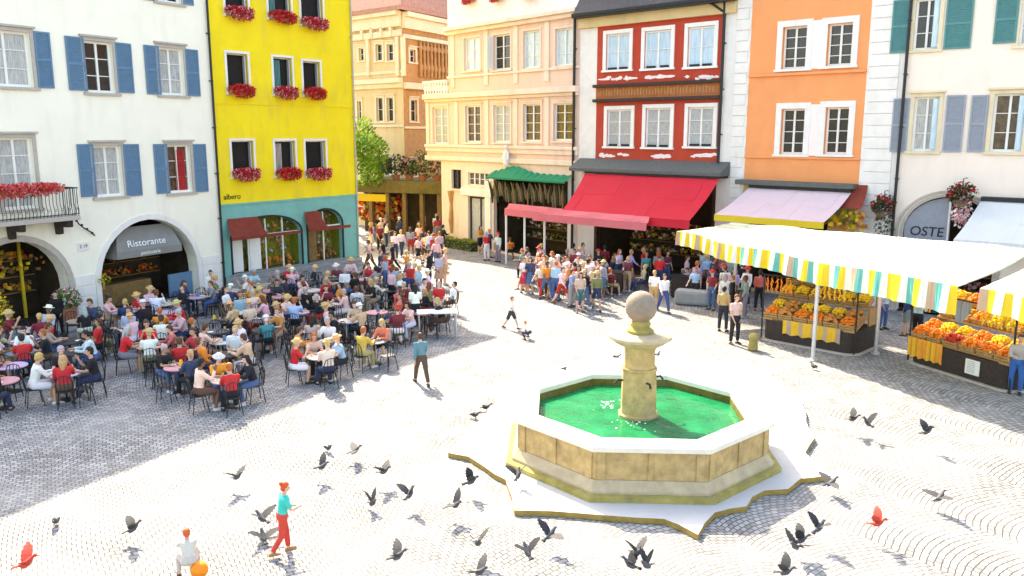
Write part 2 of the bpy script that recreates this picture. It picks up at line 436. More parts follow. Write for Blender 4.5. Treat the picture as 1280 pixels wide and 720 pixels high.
def arch_band(mb, u0, u1, z0, z1, rise, w, y0, y1, m=0, n=18):
    """moulding following an arched opening, with its two jambs"""
    def pts(k):
        r = [(u0-k, z0)]
        for i in range(n+1):
            f = math.pi*(1 - i/n)
            r.append(((u0+u1)/2 + ((u1-u0)/2+k)*math.cos(f), z1-rise + (rise+k)*math.sin(f)))
        r.append((u1+k, z0)); return r
    a, b = pts(0.0), pts(w)
    for i in range(len(a)-1):
        mb.add([(a[i][0],y0,a[i][1]),(a[i+1][0],y0,a[i+1][1]),(b[i+1][0],y0,b[i+1][1]),(b[i][0],y0,b[i][1]),
                (a[i][0],y1,a[i][1]),(a[i+1][0],y1,a[i+1][1]),(b[i+1][0],y1,b[i+1][1]),(b[i][0],y1,b[i][1])],
               [(0,1,2,3),(7,6,5,4),(0,4,5,1),(3,2,6,7),(1,5,6,2),(0,3,7,4)], m)

def shell(mb, L, H, D, m=0, roof=None, y0=0.0):
    """side walls, back and top of a house behind its facade"""
    mb.quad((0, y0, 0), (0, y0, H), (0, D, H), (0, D, 0), m); mb.quad((L, y0, 0), (L, D, 0), (L, D, H), (L, y0, H), m)
    mb.quad((0, D, 0), (0, D, H), (L, D, H), (L, D, 0), m); mb.quad((0, y0, H), (L, y0, H), (L, D, H), (0, D, H), m)

def casement(b, r, recess=.2, fw=.07, cols=2, bars=2, pane='dark_glass', frame='white_paint', transom=0, name='window'):
    """wooden window in an opening: frame is the part, the glass its sub-part"""
    u0, u1, z0, z1 = r[:4]
    f = MB(); y0, y1 = recess, recess + .06
    f.box(u0, u0+fw, y0, y1, z0, z1); f.box(u1-fw, u1, y0, y1, z0, z1)
    f.box(u0+fw, u1-fw, y0, y1, z1-fw, z1); f.box(u0+fw, u1-fw, y0, y1, z0, z0+fw*1.2)
    iw = (u1-u0-2*fw)
    for c in range(1, cols):
        x = u0+fw+iw*c/cols; f.box(x-.05, x+.05, y0-.015, y1-.005, z0+fw*1.2, z1-fw)
    for k in range(1, bars+1):
        z = z0 + (z1-z0)*k/(bars+1); f.box(u0+fw, u1-fw, y0+.012, y1-.012, z-.018, z+.018)
    if transom:
        z = z0 + (z1-z0)*transom; f.box(u0+fw, u1-fw, y0-.01, y1, z-.04, z+.04)
    w = f.build(name, M[frame], b)
    g = MB(); g.box(u0+fw*.5, u1-fw*.5, y1+.004, y1+.02, z0+fw*.5, z1-fw*.5)
    g.build('pane', M[pane], w)
    return w

def surround(w, r, wd=.14, proud=.05, sill=.12, cap=.0, m='taupe_trim'):
    u0, u1, z0, z1 = r[:4]
    f = MB()
    f.box(u0-wd, u0-.004, -proud, .02, z0, z1); f.box(u1+.004, u1+wd, -proud, .02, z0, z1); f.box(u0-wd, u1+wd, -proud, .02, z1+.004, z1+wd)
    f.build('surround', M[m], w)
    s = MB(); s.box(u0-wd-.06, u1+wd+.06, -sill, .02, z0-.12, z0-.004)
    if cap: s.box(u0-wd-.07, u1+wd+.07, -cap, .01, z1+wd+.004, z1+wd+.09)
    s.build('sill', M[m], w)

def shutter(w, r, m, y=-.075):
    u0, u1, z0, z1 = r[:4]
    f = MB(); t = .045; e = .075
    f.box(u0, u0+e, y, y+t, z0, z1); f.box(u1-e, u1, y, y+t, z0, z1)
    zm = (z0+z1)/2
    for a, b in ((z0, z0+e), (zm-.05, zm+.05), (z1-e, z1)): f.box(u0+e, u1-e, y, y+t, a, b)
    for a, b in ((z0+e, zm-.05), (zm+.05, z1-e)):
        n = max(4, int((b-a)/.07))
        for i in range(n):
            z = a + (b-a)*(i+.5)/n
            f.add([(u0+e, y+.006, z-.028), (u1-e, y+.006, z-.028), (u1-e, y+t-.006, z+.028), (u0+e, y+t-.006, z+.028)], [(0, 1, 2, 3)])
    f.box(u0+e*.5, u1-e*.5, y+t-.006, y+t-.002, z0+e, z1-e)
    f.box((u0+u1)/2-.05, (u0+u1)/2+.05, y+t, 0.0, z1-.35, z1-.30)
    f.build('shutter', M[m], w)

def sheet(mb, a, b, c, d, t=.03, sag=.10, n=10, k=8, m=0, mf=None):
    """cloth stretched between four corners a,b (top edge) and c,d (bottom edge, under a and b) with a little sag"""
    a, b, c, d = map(Vector, (a, b, c, d)); N = (b-a).cross(c-a).normalized()
    if N.z < 0: N = -N
    P = []
    for j in range(k+1):
        row = []
        for i in range(n+1):
            u, v = i/n, j/k
            p = (a*(1-u)+b*u)*(1-v) + (c*(1-u)+d*u)*v
            row.append(p - N*sag*math.sin(math.pi*v)*(1 + .35*math.sin(u*n*1.3)))
        P.append(row)
    for j in range(k):
        for i in range(n):
            q = [P[j][i], P[j][i+1], P[j+1][i+1], P[j+1][i]]
            mb.add(q, [(0, 1, 2, 3)], m)
    return P

def awning(b, fac, top, bot, out, mt, mv=None, vh=.28, name='awning', scal=0, arms=True, top_d=.12, frame='dark_metal'):
    """sloping shop awning, a part of its house: top = pixels of the wall edge, bot = pixels of the front edge, out = how far it reaches"""
    (u0, z0), (u1, z1) = fac.at(*top[0], top_d), fac.at(*top[1], top_d)
    (v0, w0), (v1, w1) = fac.at(*bot[0], out), fac.at(*bot[1], out)
    zt = (z0+z1)/2; zb = (w0+w1)/2
    m = MB(); sheet(m, (u0, -top_d, zt), (u1, -top_d, zt), (v0, -out, zb), (v1, -out, zb), m=0, n=12, k=8)
    n = 24
    for i in range(n):
        a, c = v0+(v1-v0)*i/n, v0+(v1-v0)*(i+1)/n
        e = vh*(1 - (.25 if (scal and i % 2) else 0))
        m.add([(a, -out-.003, zb), (c, -out-.003, zb), (c, -out-.02, zb-e), (a, -out-.02, zb-e)], [(0, 1, 2, 3)], 1)
    o = m.build(name, [M[mt], M[mv or mt]], b)
    o.modifiers.new('thick', 'SOLIDIFY').thickness = .012
    f = MB()
    if top_d < 1.5: f.box(u0, u1, -top_d-.05, -.0, zt+.02, zt+.20)
    if arms:
        for q, r_ in ((u0+.2, v0+.2), (u1-.2, v1-.2)): f.tube([(q, -top_d, zt-.35), (r_, -out+.1, zb-.06)], .03)
    f.tube([(v0+.02, -out+.03, zb-.04), (v1-.02, -out+.03, zb-.04)], .035)
    f.build('awning_frame', M[frame], o)
    return o, (u0, u1, v0, v1, zt, zb)

def downpipe(b, u, z0, z1, m='dark_metal', y=-.1, r=.055):
    f = MB(); f.tube([(u, y, z0), (u, y, z1)], r, 10)
    z = z0+1.5
    while z < z1:
        f.box(u-.09, u+.09, y-.02, 0.0, z, z+.05); z += 2.4
    f.build('downpipe', M[m], b)

def goods(mb, u0, u1, y0, y1, z0, z1, n, size, mats, rnd=RND):
    """heaps of small wares on the shelves of a shop"""
    for _ in range(n):
        c = Vector((rnd.uniform(u0, u1), rnd.uniform(y0, y1), rnd.uniform(z0, z1))); s = size*rnd.uniform(.5, 1.3)
        mb.obox(c, Vector((1, rnd.uniform(-.5, .5), rnd.uniform(-.4, .4))).normalized()*s, Vector((rnd.uniform(-.5, .5), 1, 0)).normalized()*s*.7, Vector((0, rnd.uniform(-.3, .3), 1)).normalized()*s, rnd.choice(mats))

# ------------------------------------------------------------------ CREAM HOUSE with blue shutters
EAVE = 18.4
yf = Fac(G(281, 362), 1450)            # yellow house starts at the shared corner
cf = Fac(G(281, 362), 1250)            # cream house runs back from it towards the camera
cu0 = cf.at(-130, 300)[0]
CB = cf.empty('cream_house'); tag(CB, 'cream white house with blue shutters, two wide ground-floor arches and a balcony', 'house')
wins = [  # opening, shutters
    ((0-22, 38, 39, 108), [(44, 40, 64, 110)], 'curtain_glass'),
    ((107, 52, 142, 116), [(83, 46, 106, 113), (145, 54, 165, 116)], 'dark_glass'),
    ((199, 60, 230, 119), [(181, 57, 199, 118), (232, 62, 248, 120)], 'curtain_glass'),
    ((118, 182, 153, 246), [(98, 180, 118, 246), (155, 180, 175, 245)], 'curtain_glass'),
    ((210, 181, 239, 241), [(193, 180, 210, 242), (242, 180, 258, 240)], 'warm_glass'),
    ((194, -62, 224, 3), [(176, -64, 193, 0), (226, -62, 239, 6)], 'dark_glass'),
    ((0, 172, 44, 262), [], 'curtain_glass'),
]
ops = []
for w in wins: ops.append(cf.rect(*w[0]))
arcR = list(cf.rect(124, 274, 247, 392)); arcR[2] = 0.0
arcL = list(cf.rect(-48, 302, 86, 402)); arcL[2] = 0.0
rR = min((arcR[1]-arcR[0])/2, arcR[3]-1.4); rL = min((arcL[1]-arcL[0])/2, arcL[3]-1.4)
ops += [tuple(arcR)+(rR, .7), tuple(arcL)+(rL, .7)]
mb = MB(); wall(mb, cu0, 0, 0, EAVE, ops)
mb.quad((cu0, 0, 0), (cu0, 0, EAVE), (cu0, 12, EAVE), (cu0, 12, 0)); mb.quad((0, 0, 0), (0, 12, 0), (0, 12, EAVE), (0, 0, EAVE))
mb.quad((cu0, 12, 0), (cu0, 12, EAVE), (0, 12, EAVE), (0, 12, 0)); mb.quad((cu0, 0, EAVE), (0, 0, EAVE), (0, 12, EAVE), (cu0, 12, EAVE))
mb.build('wall', M['cream_plaster'], CB)
mb = MB(); mb.extr([(cu0-.3, EAVE+.004), (.0, EAVE+.004), (.0, EAVE+.35), (cu0-.3, EAVE+.35)], -.7, 12.5)
mb.add([(cu0, -.7, EAVE+.36), (0, -.7, EAVE+.36), (0, 6, EAVE+3.6), (cu0, 6, EAVE+3.6), (cu0, 12.5, EAVE+.36), (0, 12.5, EAVE+.36)], [(0, 1, 2, 3), (3, 2, 5, 4), (0, 3, 4), (1, 5, 2)])
mb.build('roof', M['tile_roof'], CB)
for (o, sh, pane), r in zip(wins, ops):
    door = o[3] == 262
    w = casement(CB, r, pane=pane, bars=2 if not door else 3, fw=.10, name='balcony_door' if door else 'window')
    surround(w, r, wd=.16, cap=.14)
    for q in sh: shutter(w, cf.rect(*q), 'blue_paint')
# red curtain hanging in one window
r = ops[4]; c = MB()
for i in range(8):
    x = r[0]+.62+i*.07; c.add([(x, .17+.03*(i % 2), r[2]+.12), (x+.07, .17+.03*((i+1) % 2), r[2]+.12), (x+.05, .17+.03*((i+1) % 2), r[3]-.25), (x+.0, .17+.03*(i % 2), r[3]-.25)], [(0, 1, 2, 3)])
co = c.build('curtain', M['red_curtain'], CB); co.modifiers.new('t', 'SOLIDIFY').thickness = .01
for a, rr in ((arcR, rR), (arcL, rL)):
    t = MB(); arch_band(t, a[0], a[1], 0, a[3], rr, .26, -.06, .02); t.build('arch_moulding', M['taupe_trim' if a is arcL else 'white_stone'], CB)
# arch interiors: vaulted bays with shop goods
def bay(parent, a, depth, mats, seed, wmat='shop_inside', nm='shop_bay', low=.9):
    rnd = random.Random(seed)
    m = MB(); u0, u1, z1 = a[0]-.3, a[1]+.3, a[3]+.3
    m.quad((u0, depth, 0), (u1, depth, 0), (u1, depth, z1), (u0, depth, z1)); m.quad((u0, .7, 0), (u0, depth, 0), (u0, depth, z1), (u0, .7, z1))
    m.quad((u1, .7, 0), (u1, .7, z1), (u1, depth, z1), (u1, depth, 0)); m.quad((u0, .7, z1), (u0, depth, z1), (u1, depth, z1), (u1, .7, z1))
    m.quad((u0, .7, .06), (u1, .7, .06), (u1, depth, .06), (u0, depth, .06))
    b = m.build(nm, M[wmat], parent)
    s = MB(); w = u1-u0
    for k in range(3):
        z = low + k*.75; s.box(u0+.4, u1-.4, depth-.55, depth-.05, z, z+.05, 0)
        goods(s, u0+.5, u1-.5, depth-.5, depth-.1, z+.1, z+.42, int(w*16), .07, [1, 2, 3, 4], rnd)
    goods(s, u0+.5, u1-.5, 1.3, depth-.6, 2.3, 3.0, int(w*10), .06, [1, 2, 3, 4], rnd)
    s.build('shop_display', [M['shop_wood']]+[M[q] for q in mats], b)
    return b
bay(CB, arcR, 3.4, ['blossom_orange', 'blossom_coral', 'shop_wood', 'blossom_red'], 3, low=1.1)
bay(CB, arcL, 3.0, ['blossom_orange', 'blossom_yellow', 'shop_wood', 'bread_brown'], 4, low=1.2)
# counter and blue panel under the wide arch
c = MB(); c.box(arcR[0]+.2, arcR[1]-2.2, .9, 1.5, .06, 1.15); c.build('counter', M['shop_wood'], CB)
c = MB(); c.box(arcR[1]-1.5, arcR[1]-.05, .45, .52, .1, 1.25); c.build('panel', M['blue_paint'], CB)
# yellow doorway frame in the other arch
c = MB(); q = arcL
uu0 = cf.at(12, 350)[0]; uu1 = cf.at(64, 350)[0]
c.box(uu0, uu0+.12, 2.1, 2.2, 0.06, 3.6); c.box(uu1-.12, uu1, 2.1, 2.2, .06, 3.6); c.box(uu0, uu1, 2.1, 2.2, 3.6, 3.74)
c.build('doorway_frame', M['awning_yellow'], CB)
# grey awning hood in the wide arch
c = MB(); hu0, hu1 = arcR[0]+.9, arcR[1]-1.2; ht, hb = arcR[3]-.35, arcR[3]-1.75
c.add([(hu0+.5, .5, ht), (hu1, .5, ht), (hu1+.1, -.25, hb+.35), (hu0-.1, -.25, hb+.35), (hu0-.1, -.25, hb), (hu1+.1, -.25, hb), (hu1, .62, ht), (hu0+.5, .62, ht), (hu1+.1, .62, hb), (hu0-.1, .62, hb)],
      [(0, 1, 2, 3), (3, 2, 5, 4), (7, 6, 1, 0), (1, 6, 8, 5, 2), (0, 3, 4, 9, 7)])
hood = c.build('awning', M['awning_grey'], CB)
def lettering(txt, size, loc, rz, parent, mt='ink', ext=.004, name='lettering', rx=math.pi/2, shear=0, align='CENTER'):
    cu = bpy.data.curves.new(name, 'FONT'); cu.body = txt; cu.size = size; cu.extrude = ext; cu.align_x = align; cu.align_y = 'CENTER'; cu.shear = shear
    tmp = bpy.data.objects.new(name, cu); COL.objects.link(tmp)
    me = bpy.data.meshes.new_from_object(tmp.evaluated_get(bpy.context.evaluated_depsgraph_get()))
    bpy.data.objects.remove(tmp); bpy.data.curves.remove(cu); me.materials.clear(); me.materials.append(M[mt])
    o = bpy.data.objects.new(name, me); o.location = loc; o.rotation_euler = (rx, 0, rz); link(o, parent); kid(o, parent); return o
sl = math.atan2(ht-hb-.35, .75)
lettering('Ristorante', .52, ((hu0+hu1)/2-.1, -.08, (hb+.35)*.72+ht*.28), 0, hood, 'chalk', rx=sl, shear=.3)
lettering('pasticceria', .26, ((hu0+hu1)/2, -.265, hb+.17), 0, hood, 'chalk')
# balcony
bz = cf.at(50, 277, 1.2)[1]; bu0 = cf.at(-40, 270, 1.2)[0]; bu1 = cf.at(100, 270, 1.2)[0]
c = MB(); c.box(bu0, bu1, -1.25, .0, bz-.08, bz+.12); bal = c.build('balcony', M['taupe_trim'], CB, bevel=.02)
c = MB(); n = int((bu1-bu0)/.16)
for i in range(n+1):
    x = bu0+.05+(bu1-bu0-.1)*i/n
    c.tube([(x, -1.2, bz+.12), (x, -1.2-.06, bz+.35), (x, -1.2+.03, bz+.7), (x, -1.2, bz+1.32)], .014, 5)
for y in [-1.2+.15*i for i in range(8)]:
    c.tube([(bu1-.05, y, bz+.12), (bu1-.05, y, bz+1.32)], .014, 5)
c.box(bu0, bu1, -1.23, -1.17, bz+1.3, bz+1.35); c.box(bu0, bu1, -1.22, -1.18, bz+.18, bz+.21); c.box(bu1-.08, bu1-.02, -1.165, 0, bz+1.3, bz+1.35)
for i in range(0, n, 2):                                    # scrolls between the bars
    x = bu0+.13+(bu1-bu0-.1)*i/n
    c.tube([(x+.05*math.cos(t*.9), -1.2, bz+.42+.05*math.sin(t*.9)) for t in range(8)], .009, 4)
c.build('railing', M['black_iron'], bal)
for px in (20, 80):
    u = cf.at(px, 285, .5)[0]; c = MB()
    c.extr([(u-.16, bz-.09), (u+.16, bz-.09), (u+.12, bz-.75), (u-.12, bz-.75)], -.28, -.002); c.extr([(u-.15, bz-.09), (u+.15, bz-.09), (u+.13, bz-.4), (u-.13, bz-.4)], -1.0, -.285)
    c.build('bracket', M['dark_wood'], bal, bevel=.03)
c = MB(); ux = bu1+.1                                        # iron scroll drooping from the balcony corner
c.tube([(ux, -.6, bz+.15), (ux+.1, -.5, bz), (ux+.35, -.35, bz-.35), (ux+.7, -.2, bz-.6), (ux+1.15, -.08, bz-.85), (ux+1.3, -.02, bz-1.0)], .03, 6)
for k in range(4): c.ell((ux+.2+.3*k, -.45+.1*k, bz-.2-.22*k), (.07, .03, .06), 8, 5)
c.build('iron_scroll', M['black_iron'], bal)
r = cf.rect(96, 303, 111, 313); c = MB(); c.box(r[0], r[1], -.05, .0, r[2], r[3]); pl = c.build('plaque', M['white_stone'], CB)
lettering('2 19', .22, ((r[0]+r[1])/2, -.056, (r[2]+r[3])/2), 0, pl)
# rusticated pier faces
c = MB()
for (a, b_) in ((arcL[1]+.3, arcR[0]-.3), (arcR[1]+.3, -.12)):
    if b_-a > .3:
        for k in range(4): c.box(a, b_, -.045, -.001, .02+k*.5, .02+k*.5+.46)
c.build('pier_blocks', M['white_stone'], CB, bevel=.015)
downpipe(CB, -.10, 0, EAVE, 'black_iron', y=-.14, r=.06)

# ------------------------------------------------------------------ YELLOW HOUSE on a teal ground floor
YL = yf.at(449, 300)[0]
YB = yf.empty('yellow_house'); tag(YB, 'bright yellow house with a teal ground floor and dark open windows', 'house')
yw = [(281, -18, 309, 19), (335, -12, 363, 24), (376, -8, 403, 32), (284, 67, 310, 116), (342, 72, 365, 118), (379, 77, 400, 119), (290, 176, 317, 220), (344, 176, 369, 219), (382, 176, 407, 219)]
yops = [yf.rect(*q) for q in yw]
zt = yf.at(362, 250)[1]
s1 = list(yf.rect(290, 271, 377, 345)); s2 = list(yf.rect(385, 262, 428, 330))
s1[2] = s2[2] = .75
sops = [tuple(s1)+(1.0, .3), tuple(s2)+(1.0, .3)]
mb = MB(); wall(mb, 0, YL, zt, EAVE-.3, yops); wall(mb, 0, YL, 0, zt, sops, m=1)
shell(mb, YL, EAVE-.3, 12)
mb.build('wall', [M['yellow_plaster'], M['teal_plaster']], YB)
mb = MB(); mb.box(-.0, YL+.3, -.7, 12.3, EAVE-.295, EAVE+.05); mb.add([(0, -.7, EAVE+.06), (YL+.3, -.7, EAVE+.06), (YL+.3, 6, EAVE+3), (0, 6, EAVE+3), (0, 12.3, EAVE+.06), (YL+.3, 12.3, EAVE+.06)], [(0, 1, 2, 3), (3, 2, 5, 4), (0, 3, 4), (1, 5, 2)])
mb.build('roof', M['tile_roof'], YB)
mb = MB(); zb = yf.at(362, 131)[1]; mb.box(0.01, YL, -.05, -.001, zb-.06, zb+.06); mb.build('string_course', M['yellow_plaster'], YB)
mb = MB(); mb.box(0.01, YL+.02, -.06, -.001, zt-.05, zt+.05); mb.build('band', M['teal_plaster'], YB)
for i, (q, r) in enumerate(zip(yw, yops)):
    w = casement(YB, r, recess=.26, fw=.06, cols=1, bars=0, pane='deep_dark')  # near-black pane paints in the unlit room behind the open window
    surround(w, r, wd=.13, proud=.05, sill=.2, m='white_stone')
    c = MB(); a = r[1]-.08; ww = .42                         # one casement folded inwards against the reveal
    c.add([(a, .06, r[2]+.08), (a, .25, r[2]+.08), (a, .25, r[3]-.08), (a, .06, r[3]-.08), (a-.07, .06, r[2]+.08), (a-.07, .25, r[2]+.08), (a-.07, .25, r[3]-.08), (a-.07, .06, r[3]-.08)], [(0, 1, 2, 3), (7, 6, 5, 4), (0, 4, 5, 1), (3, 2, 6, 7), (0, 3, 7, 4)])
    c.build('open_sash', M['light_metal'], w)
    if i % 3 == 1:
        c = MB()
        for k in range(6): c.box(r[0]+.1+k*.09, r[0]+.15+k*.09, .20, .235, r[2]+.2+.05*abs(k-2), r[3]-.15)
        c.build('curtain', M['green_paint' if i < 5 else 'taupe_trim'], w)
for k, (s, px0, px1, py0, py1, yoff) in enumerate(((s1, 290, 376, 297, 289, 0), (s2, 387, 438, 287, 281, 0))):
    f = MB(); arch_band(f, s[0], s[1], .75, s[3], 1.0, .10, -.045, .02)
    w = f.build('shop_window', M['dark_metal'], YB)
    inner = MB(); inner.box(s[0]-.2, s[1]+.2, 1.2, 1.25, .6, s[3]+.2, 0)
    inner.box(s[0]-.2, s[0]-.1, .3, 1.2, .6, s[3]+.2, 0); inner.box(s[1]+.1, s[1]+.2, .3, 1.2, .6, s[3]+.2, 0); inner.box(s[0]-.2, s[1]+.2, .3, 1.2, s[3]+.15, s[3]+.2, 0)
    inner.box(s[0]-.1, s[1]+.1, .3, 1.2, .66, .74, 1)
    rr = random.Random(11+k)
    goods(inner, s[0]+.1, s[1]-.1, .5, 1.1, .8, 1.35, 60, .09, [2, 3, 1], rr)
    goods(inner, s[0]+.1, s[1]-.1, .9, 1.15, 1.4, s[3]-.3, 150, .07, [1, 1, 4, 3], rr)
    inner.build('display', [M['leaf_yellow'], M['shop_wood'], M['blossom_orange'], M['bread_brown'], M['curtain_glass']], w)
    mull = MB(); nn = 4 if k == 0 else 2
    for i in range(1, nn):
        x = s[0]+(s[1]-s[0])*i/nn; mull.box(x-.035, x+.035, .18, .24, .76, s[3]-.12)
    mull.box(s[0]+.01, s[1]-.01, .18, .24, s[3]-1.05, s[3]-.97); mull.build('mullion', M['white_paint'], w)
    pan = MB()
    for j in range(1 if k else 2):
        pan.box(s[0]+.1+j*1.2, s[0]+.85+j*1.2, .26, .30, .8, s[3]-1.1)
    pan.build('door_leaf', M['white_paint' if not k else 'shop_wood'], w)
    sill = MB(); sill.box(s[0]-.15, s[1]+.15, -.12, .28, .68, .752); sill.build('sill', M['grey_stone'], w)
    zb0 = yf.at((px0+px1)/2, (py0+py1)/2, .9)[1]
    a0 = yf.at(px0, py0, .9)[0]; a1 = yf.at(px1, py1, .9)[0]
    c = MB(); am = a0+(a1-a0)*(.5 if k == 0 else .45); sheet(c, (a0+.35, -.08, zb0+.95), (am, -.08, zb0+.95), (a0, -.9, zb0), (am, -.9, zb0), n=8, k=4)
    c.box(a0, a1, -.93, -.87, zb0-.14, zb0+.02)
    o = c.build('shop_awning', M['awning_maroon'], YB); o.modifiers.new('t', 'SOLIDIFY').thickness = .012
mb = MB(); mb.box(0.02, YL+.05, -.32, -.002, 0, .38); mb.box(.02, YL+.05, -.18, -.002, .384, .66); mb.build('plinth', M['grey_stone'], YB, bevel=.02)
z1 = yf.at(290, 246)[1]; u1 = yf.at(290, 246)[0]
lettering('albero', .42, (u1, -.02, z1), 0, YB, 'ink', ext=.01)
downpipe(YB, YL-.15, .7, EAVE-.4, 'taupe_trim', r=.05)
pv = MB(); pts = [yf.world(-1.0, .35), yf.world(YL+1.0, .35), yf.world(YL+1.0, 2.3), yf.world(.4, 2.3), cf.world(-.6, 2.3), cf.world(cu0, 2.3), cf.world(cu0, .05), cf.world(-.2, .05)]
pv.prism([(p.x, p.y) for p in [yf.world(.02, .02), yf.world(YL+1.0, .02), yf.world(YL+1.0, 2.3), yf.world(.1, 2.3), cf.world(cu0, 2.3), cf.world(cu0, .02)]], .004, .13)
tag(pv.build('pavement', M['grey_stone']), kind='structure')

# ------------------------------------------------------------------ OCHRE PALACE beyond the street
oc = G(508, 288)
of1 = Fac(oc, -590); of2 = Fac(oc, 1230)
OB = empty('ochre_palace', (oc.x, oc.y, 0)); tag(OB, 'ochre stone corner palace with a pale pink tiled roof at the end of the street', 'palace')
def sub(parent, fac):
    """corner buildings: one holder per face would be a level too many, so world axes are turned into the parent's"""
    Mx = Matrix.Rotation(fac.rot, 4, 'Z'); Mx.translation = Vector((fac.o.x, fac.o.y, 0)) - parent.location
    return Mx
def place_in(o, Mx): o.matrix_local = Mx @ o.matrix_local if False else Mx
oz = of1.at(507.9, 13)[1]
def ochre_face(fac, ua, ub, rects, arches, mt, extra):
    Mx = sub(OB, fac)
    rs = [fac.rect(*q) for q in rects]
    m = MB(); wall(m, ua, ub, 0, oz, [r+(0,) for r in rs], t=.3)
    o = m.build('wall', M[mt], OB); o.matrix_local = Mx
    for r in rs:
        w = casement(OB, r, recess=.15, fw=.06, cols=1, bars=1, pane='dark_glass'); w.matrix_local = Mx
        surround(w, r, wd=.22, proud=.07, cap=.2, m='ochre_trim')
    m = MB()
    for py0, py1, out in extra:
        a = fac.at((508+ (478 if fac is of1 else 530))/2, py0)[1]; b_ = fac.at((508 + (478 if fac is of1 else 530))/2, py1)[1]
        m.box(ua-(.0 if fac is of1 else -.02), ub, -out, -.002, min(a, b_), max(a, b_))
    o = m.build('cornice', M['ochre_trim'], OB, bevel=.03); o.matrix_local = Mx
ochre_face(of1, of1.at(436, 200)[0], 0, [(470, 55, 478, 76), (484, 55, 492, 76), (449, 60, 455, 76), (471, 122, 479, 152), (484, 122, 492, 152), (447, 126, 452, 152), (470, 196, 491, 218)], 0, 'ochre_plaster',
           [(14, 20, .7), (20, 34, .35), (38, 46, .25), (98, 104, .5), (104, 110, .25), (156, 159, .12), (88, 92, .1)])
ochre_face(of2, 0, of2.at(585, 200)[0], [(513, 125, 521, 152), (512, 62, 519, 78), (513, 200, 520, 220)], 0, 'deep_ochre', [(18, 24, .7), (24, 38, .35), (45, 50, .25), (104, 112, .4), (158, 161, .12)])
for px in (461, 498, 505):
    m = MB(); u = of1.at(px, 60)[0]; m.box(u-.2, u+.2, -.22, -.003, of1.at(px, 95)[1], of1.at(px, 46)[1])
    o = m.build('pilaster', M['ochre_trim'], OB); o.matrix_local = sub(OB, of1)
for k in range(4):
    m = MB(); u = of1.at(455+k*12, 36)[0]; m.box(u-.14, u+.14, -.35, -.003, of1.at(478, 47)[1], of1.at(478, 34)[1])
    o = m.build('bracket', M['ochre_trim'], OB); o.matrix_local = sub(OB, of1)
m = MB()                                                     # carved loggia on the shaded face
for k in range(9):
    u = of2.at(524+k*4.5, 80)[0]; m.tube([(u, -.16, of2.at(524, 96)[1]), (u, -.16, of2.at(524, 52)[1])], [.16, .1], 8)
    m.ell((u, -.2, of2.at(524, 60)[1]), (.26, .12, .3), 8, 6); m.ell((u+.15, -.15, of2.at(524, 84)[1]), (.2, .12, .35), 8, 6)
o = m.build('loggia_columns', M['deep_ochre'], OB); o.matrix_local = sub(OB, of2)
A = of1.world(of1.at(436, 200)[0]); B = of2.world(of2.at(585, 200)[0])
back1 = Vector((A.x-of1.n.x*16, A.y-of1.n.y*16, 0)); back2 = Vector((B.x-of2.n.x*16, B.y-of2.n.y*16, 0))
m = MB(); L0 = OB.location
def rel(p, z): return (p.x-L0.x, p.y-L0.y, z)
oe = [Vector((A.x+of1.n.x*.9, A.y+of1.n.y*.9, 0)), Vector((oc.x+.1, oc.y-1.1, 0)), Vector((B.x+of2.n.x*.9, B.y+of2.n.y*.9, 0)), back2, back1]
m.add([rel(p, oz+.02) for p in oe]+[rel(p, oz+.35) for p in oe], [tuple(range(4, -1, -1)), tuple(range(5, 10))]+[(i, (i+1) % 5, 5+(i+1) % 5, 5+i) for i in range(5)])
apex = Vector((oc.x, oc.y+9, 0))
m.add([rel(p, oz+.36) for p in oe]+[rel(apex, oz+13)], [(i, (i+1) % 5, 5) for i in range(5)])
m.build('roof', M['tile_roof'], OB)
m = MB(); m.quad(rel(A, 0), rel(back1, 0), rel(back1, oz), rel(A, oz)); m.quad(rel(B, 0), rel(back2, 0), rel(back2, oz), rel(B, oz)); m.quad(rel(back1, 0), rel(back2, 0), rel(back2, oz), rel(back1, oz))
m.build('rear_wall', M['ochre_plaster'], OB)

# low market hall at the foot of the palace with planters on its flat roof
hf = Fac(G(440, 292), -2200)
hz0, hz1 = hf.at(500, 241)[1], hf.at(500, 226)[1]
HU1 = hf.at(556, 292)[0]
HB = hf.empty('market_hall'); tag(HB, 'low brown market hall with a flat planted roof at the foot of the ochre palace', 'hall')
m = MB(); m.box(0, HU1, -.5, 5, hz0, hz1); m.build('roof', M['hall_roof'], HB, bevel=.05)
m = MB(); m.box(0, HU1, 2.2, 2.4, 0, hz0)
m.build('rear_wall', M['shop_inside'], HB)
for k in range(6):
    m = MB(); u = .4+(HU1-.8)*k/5; m.box(u-.16, u+.16, -.2, .12, 0, hz0-.004); m.build('pillar', M['shop_wood'], HB)
m = MB(); goods(m, .3, HU1*.5, .3, 1.8, 1.2, hz0-.4, 220, .12, [0, 1, 2, 3], random.Random(5))
m.build('wares', [M['bread_brown'], M['blossom_orange'], M['leaf_yellow'], M['fruit_red']], HB)
m = MB(); m.box(0, HU1*.40, -.25, -.1, hz0-.75, hz0-.15); m.build('fascia', M['awning_yellow'], HB)

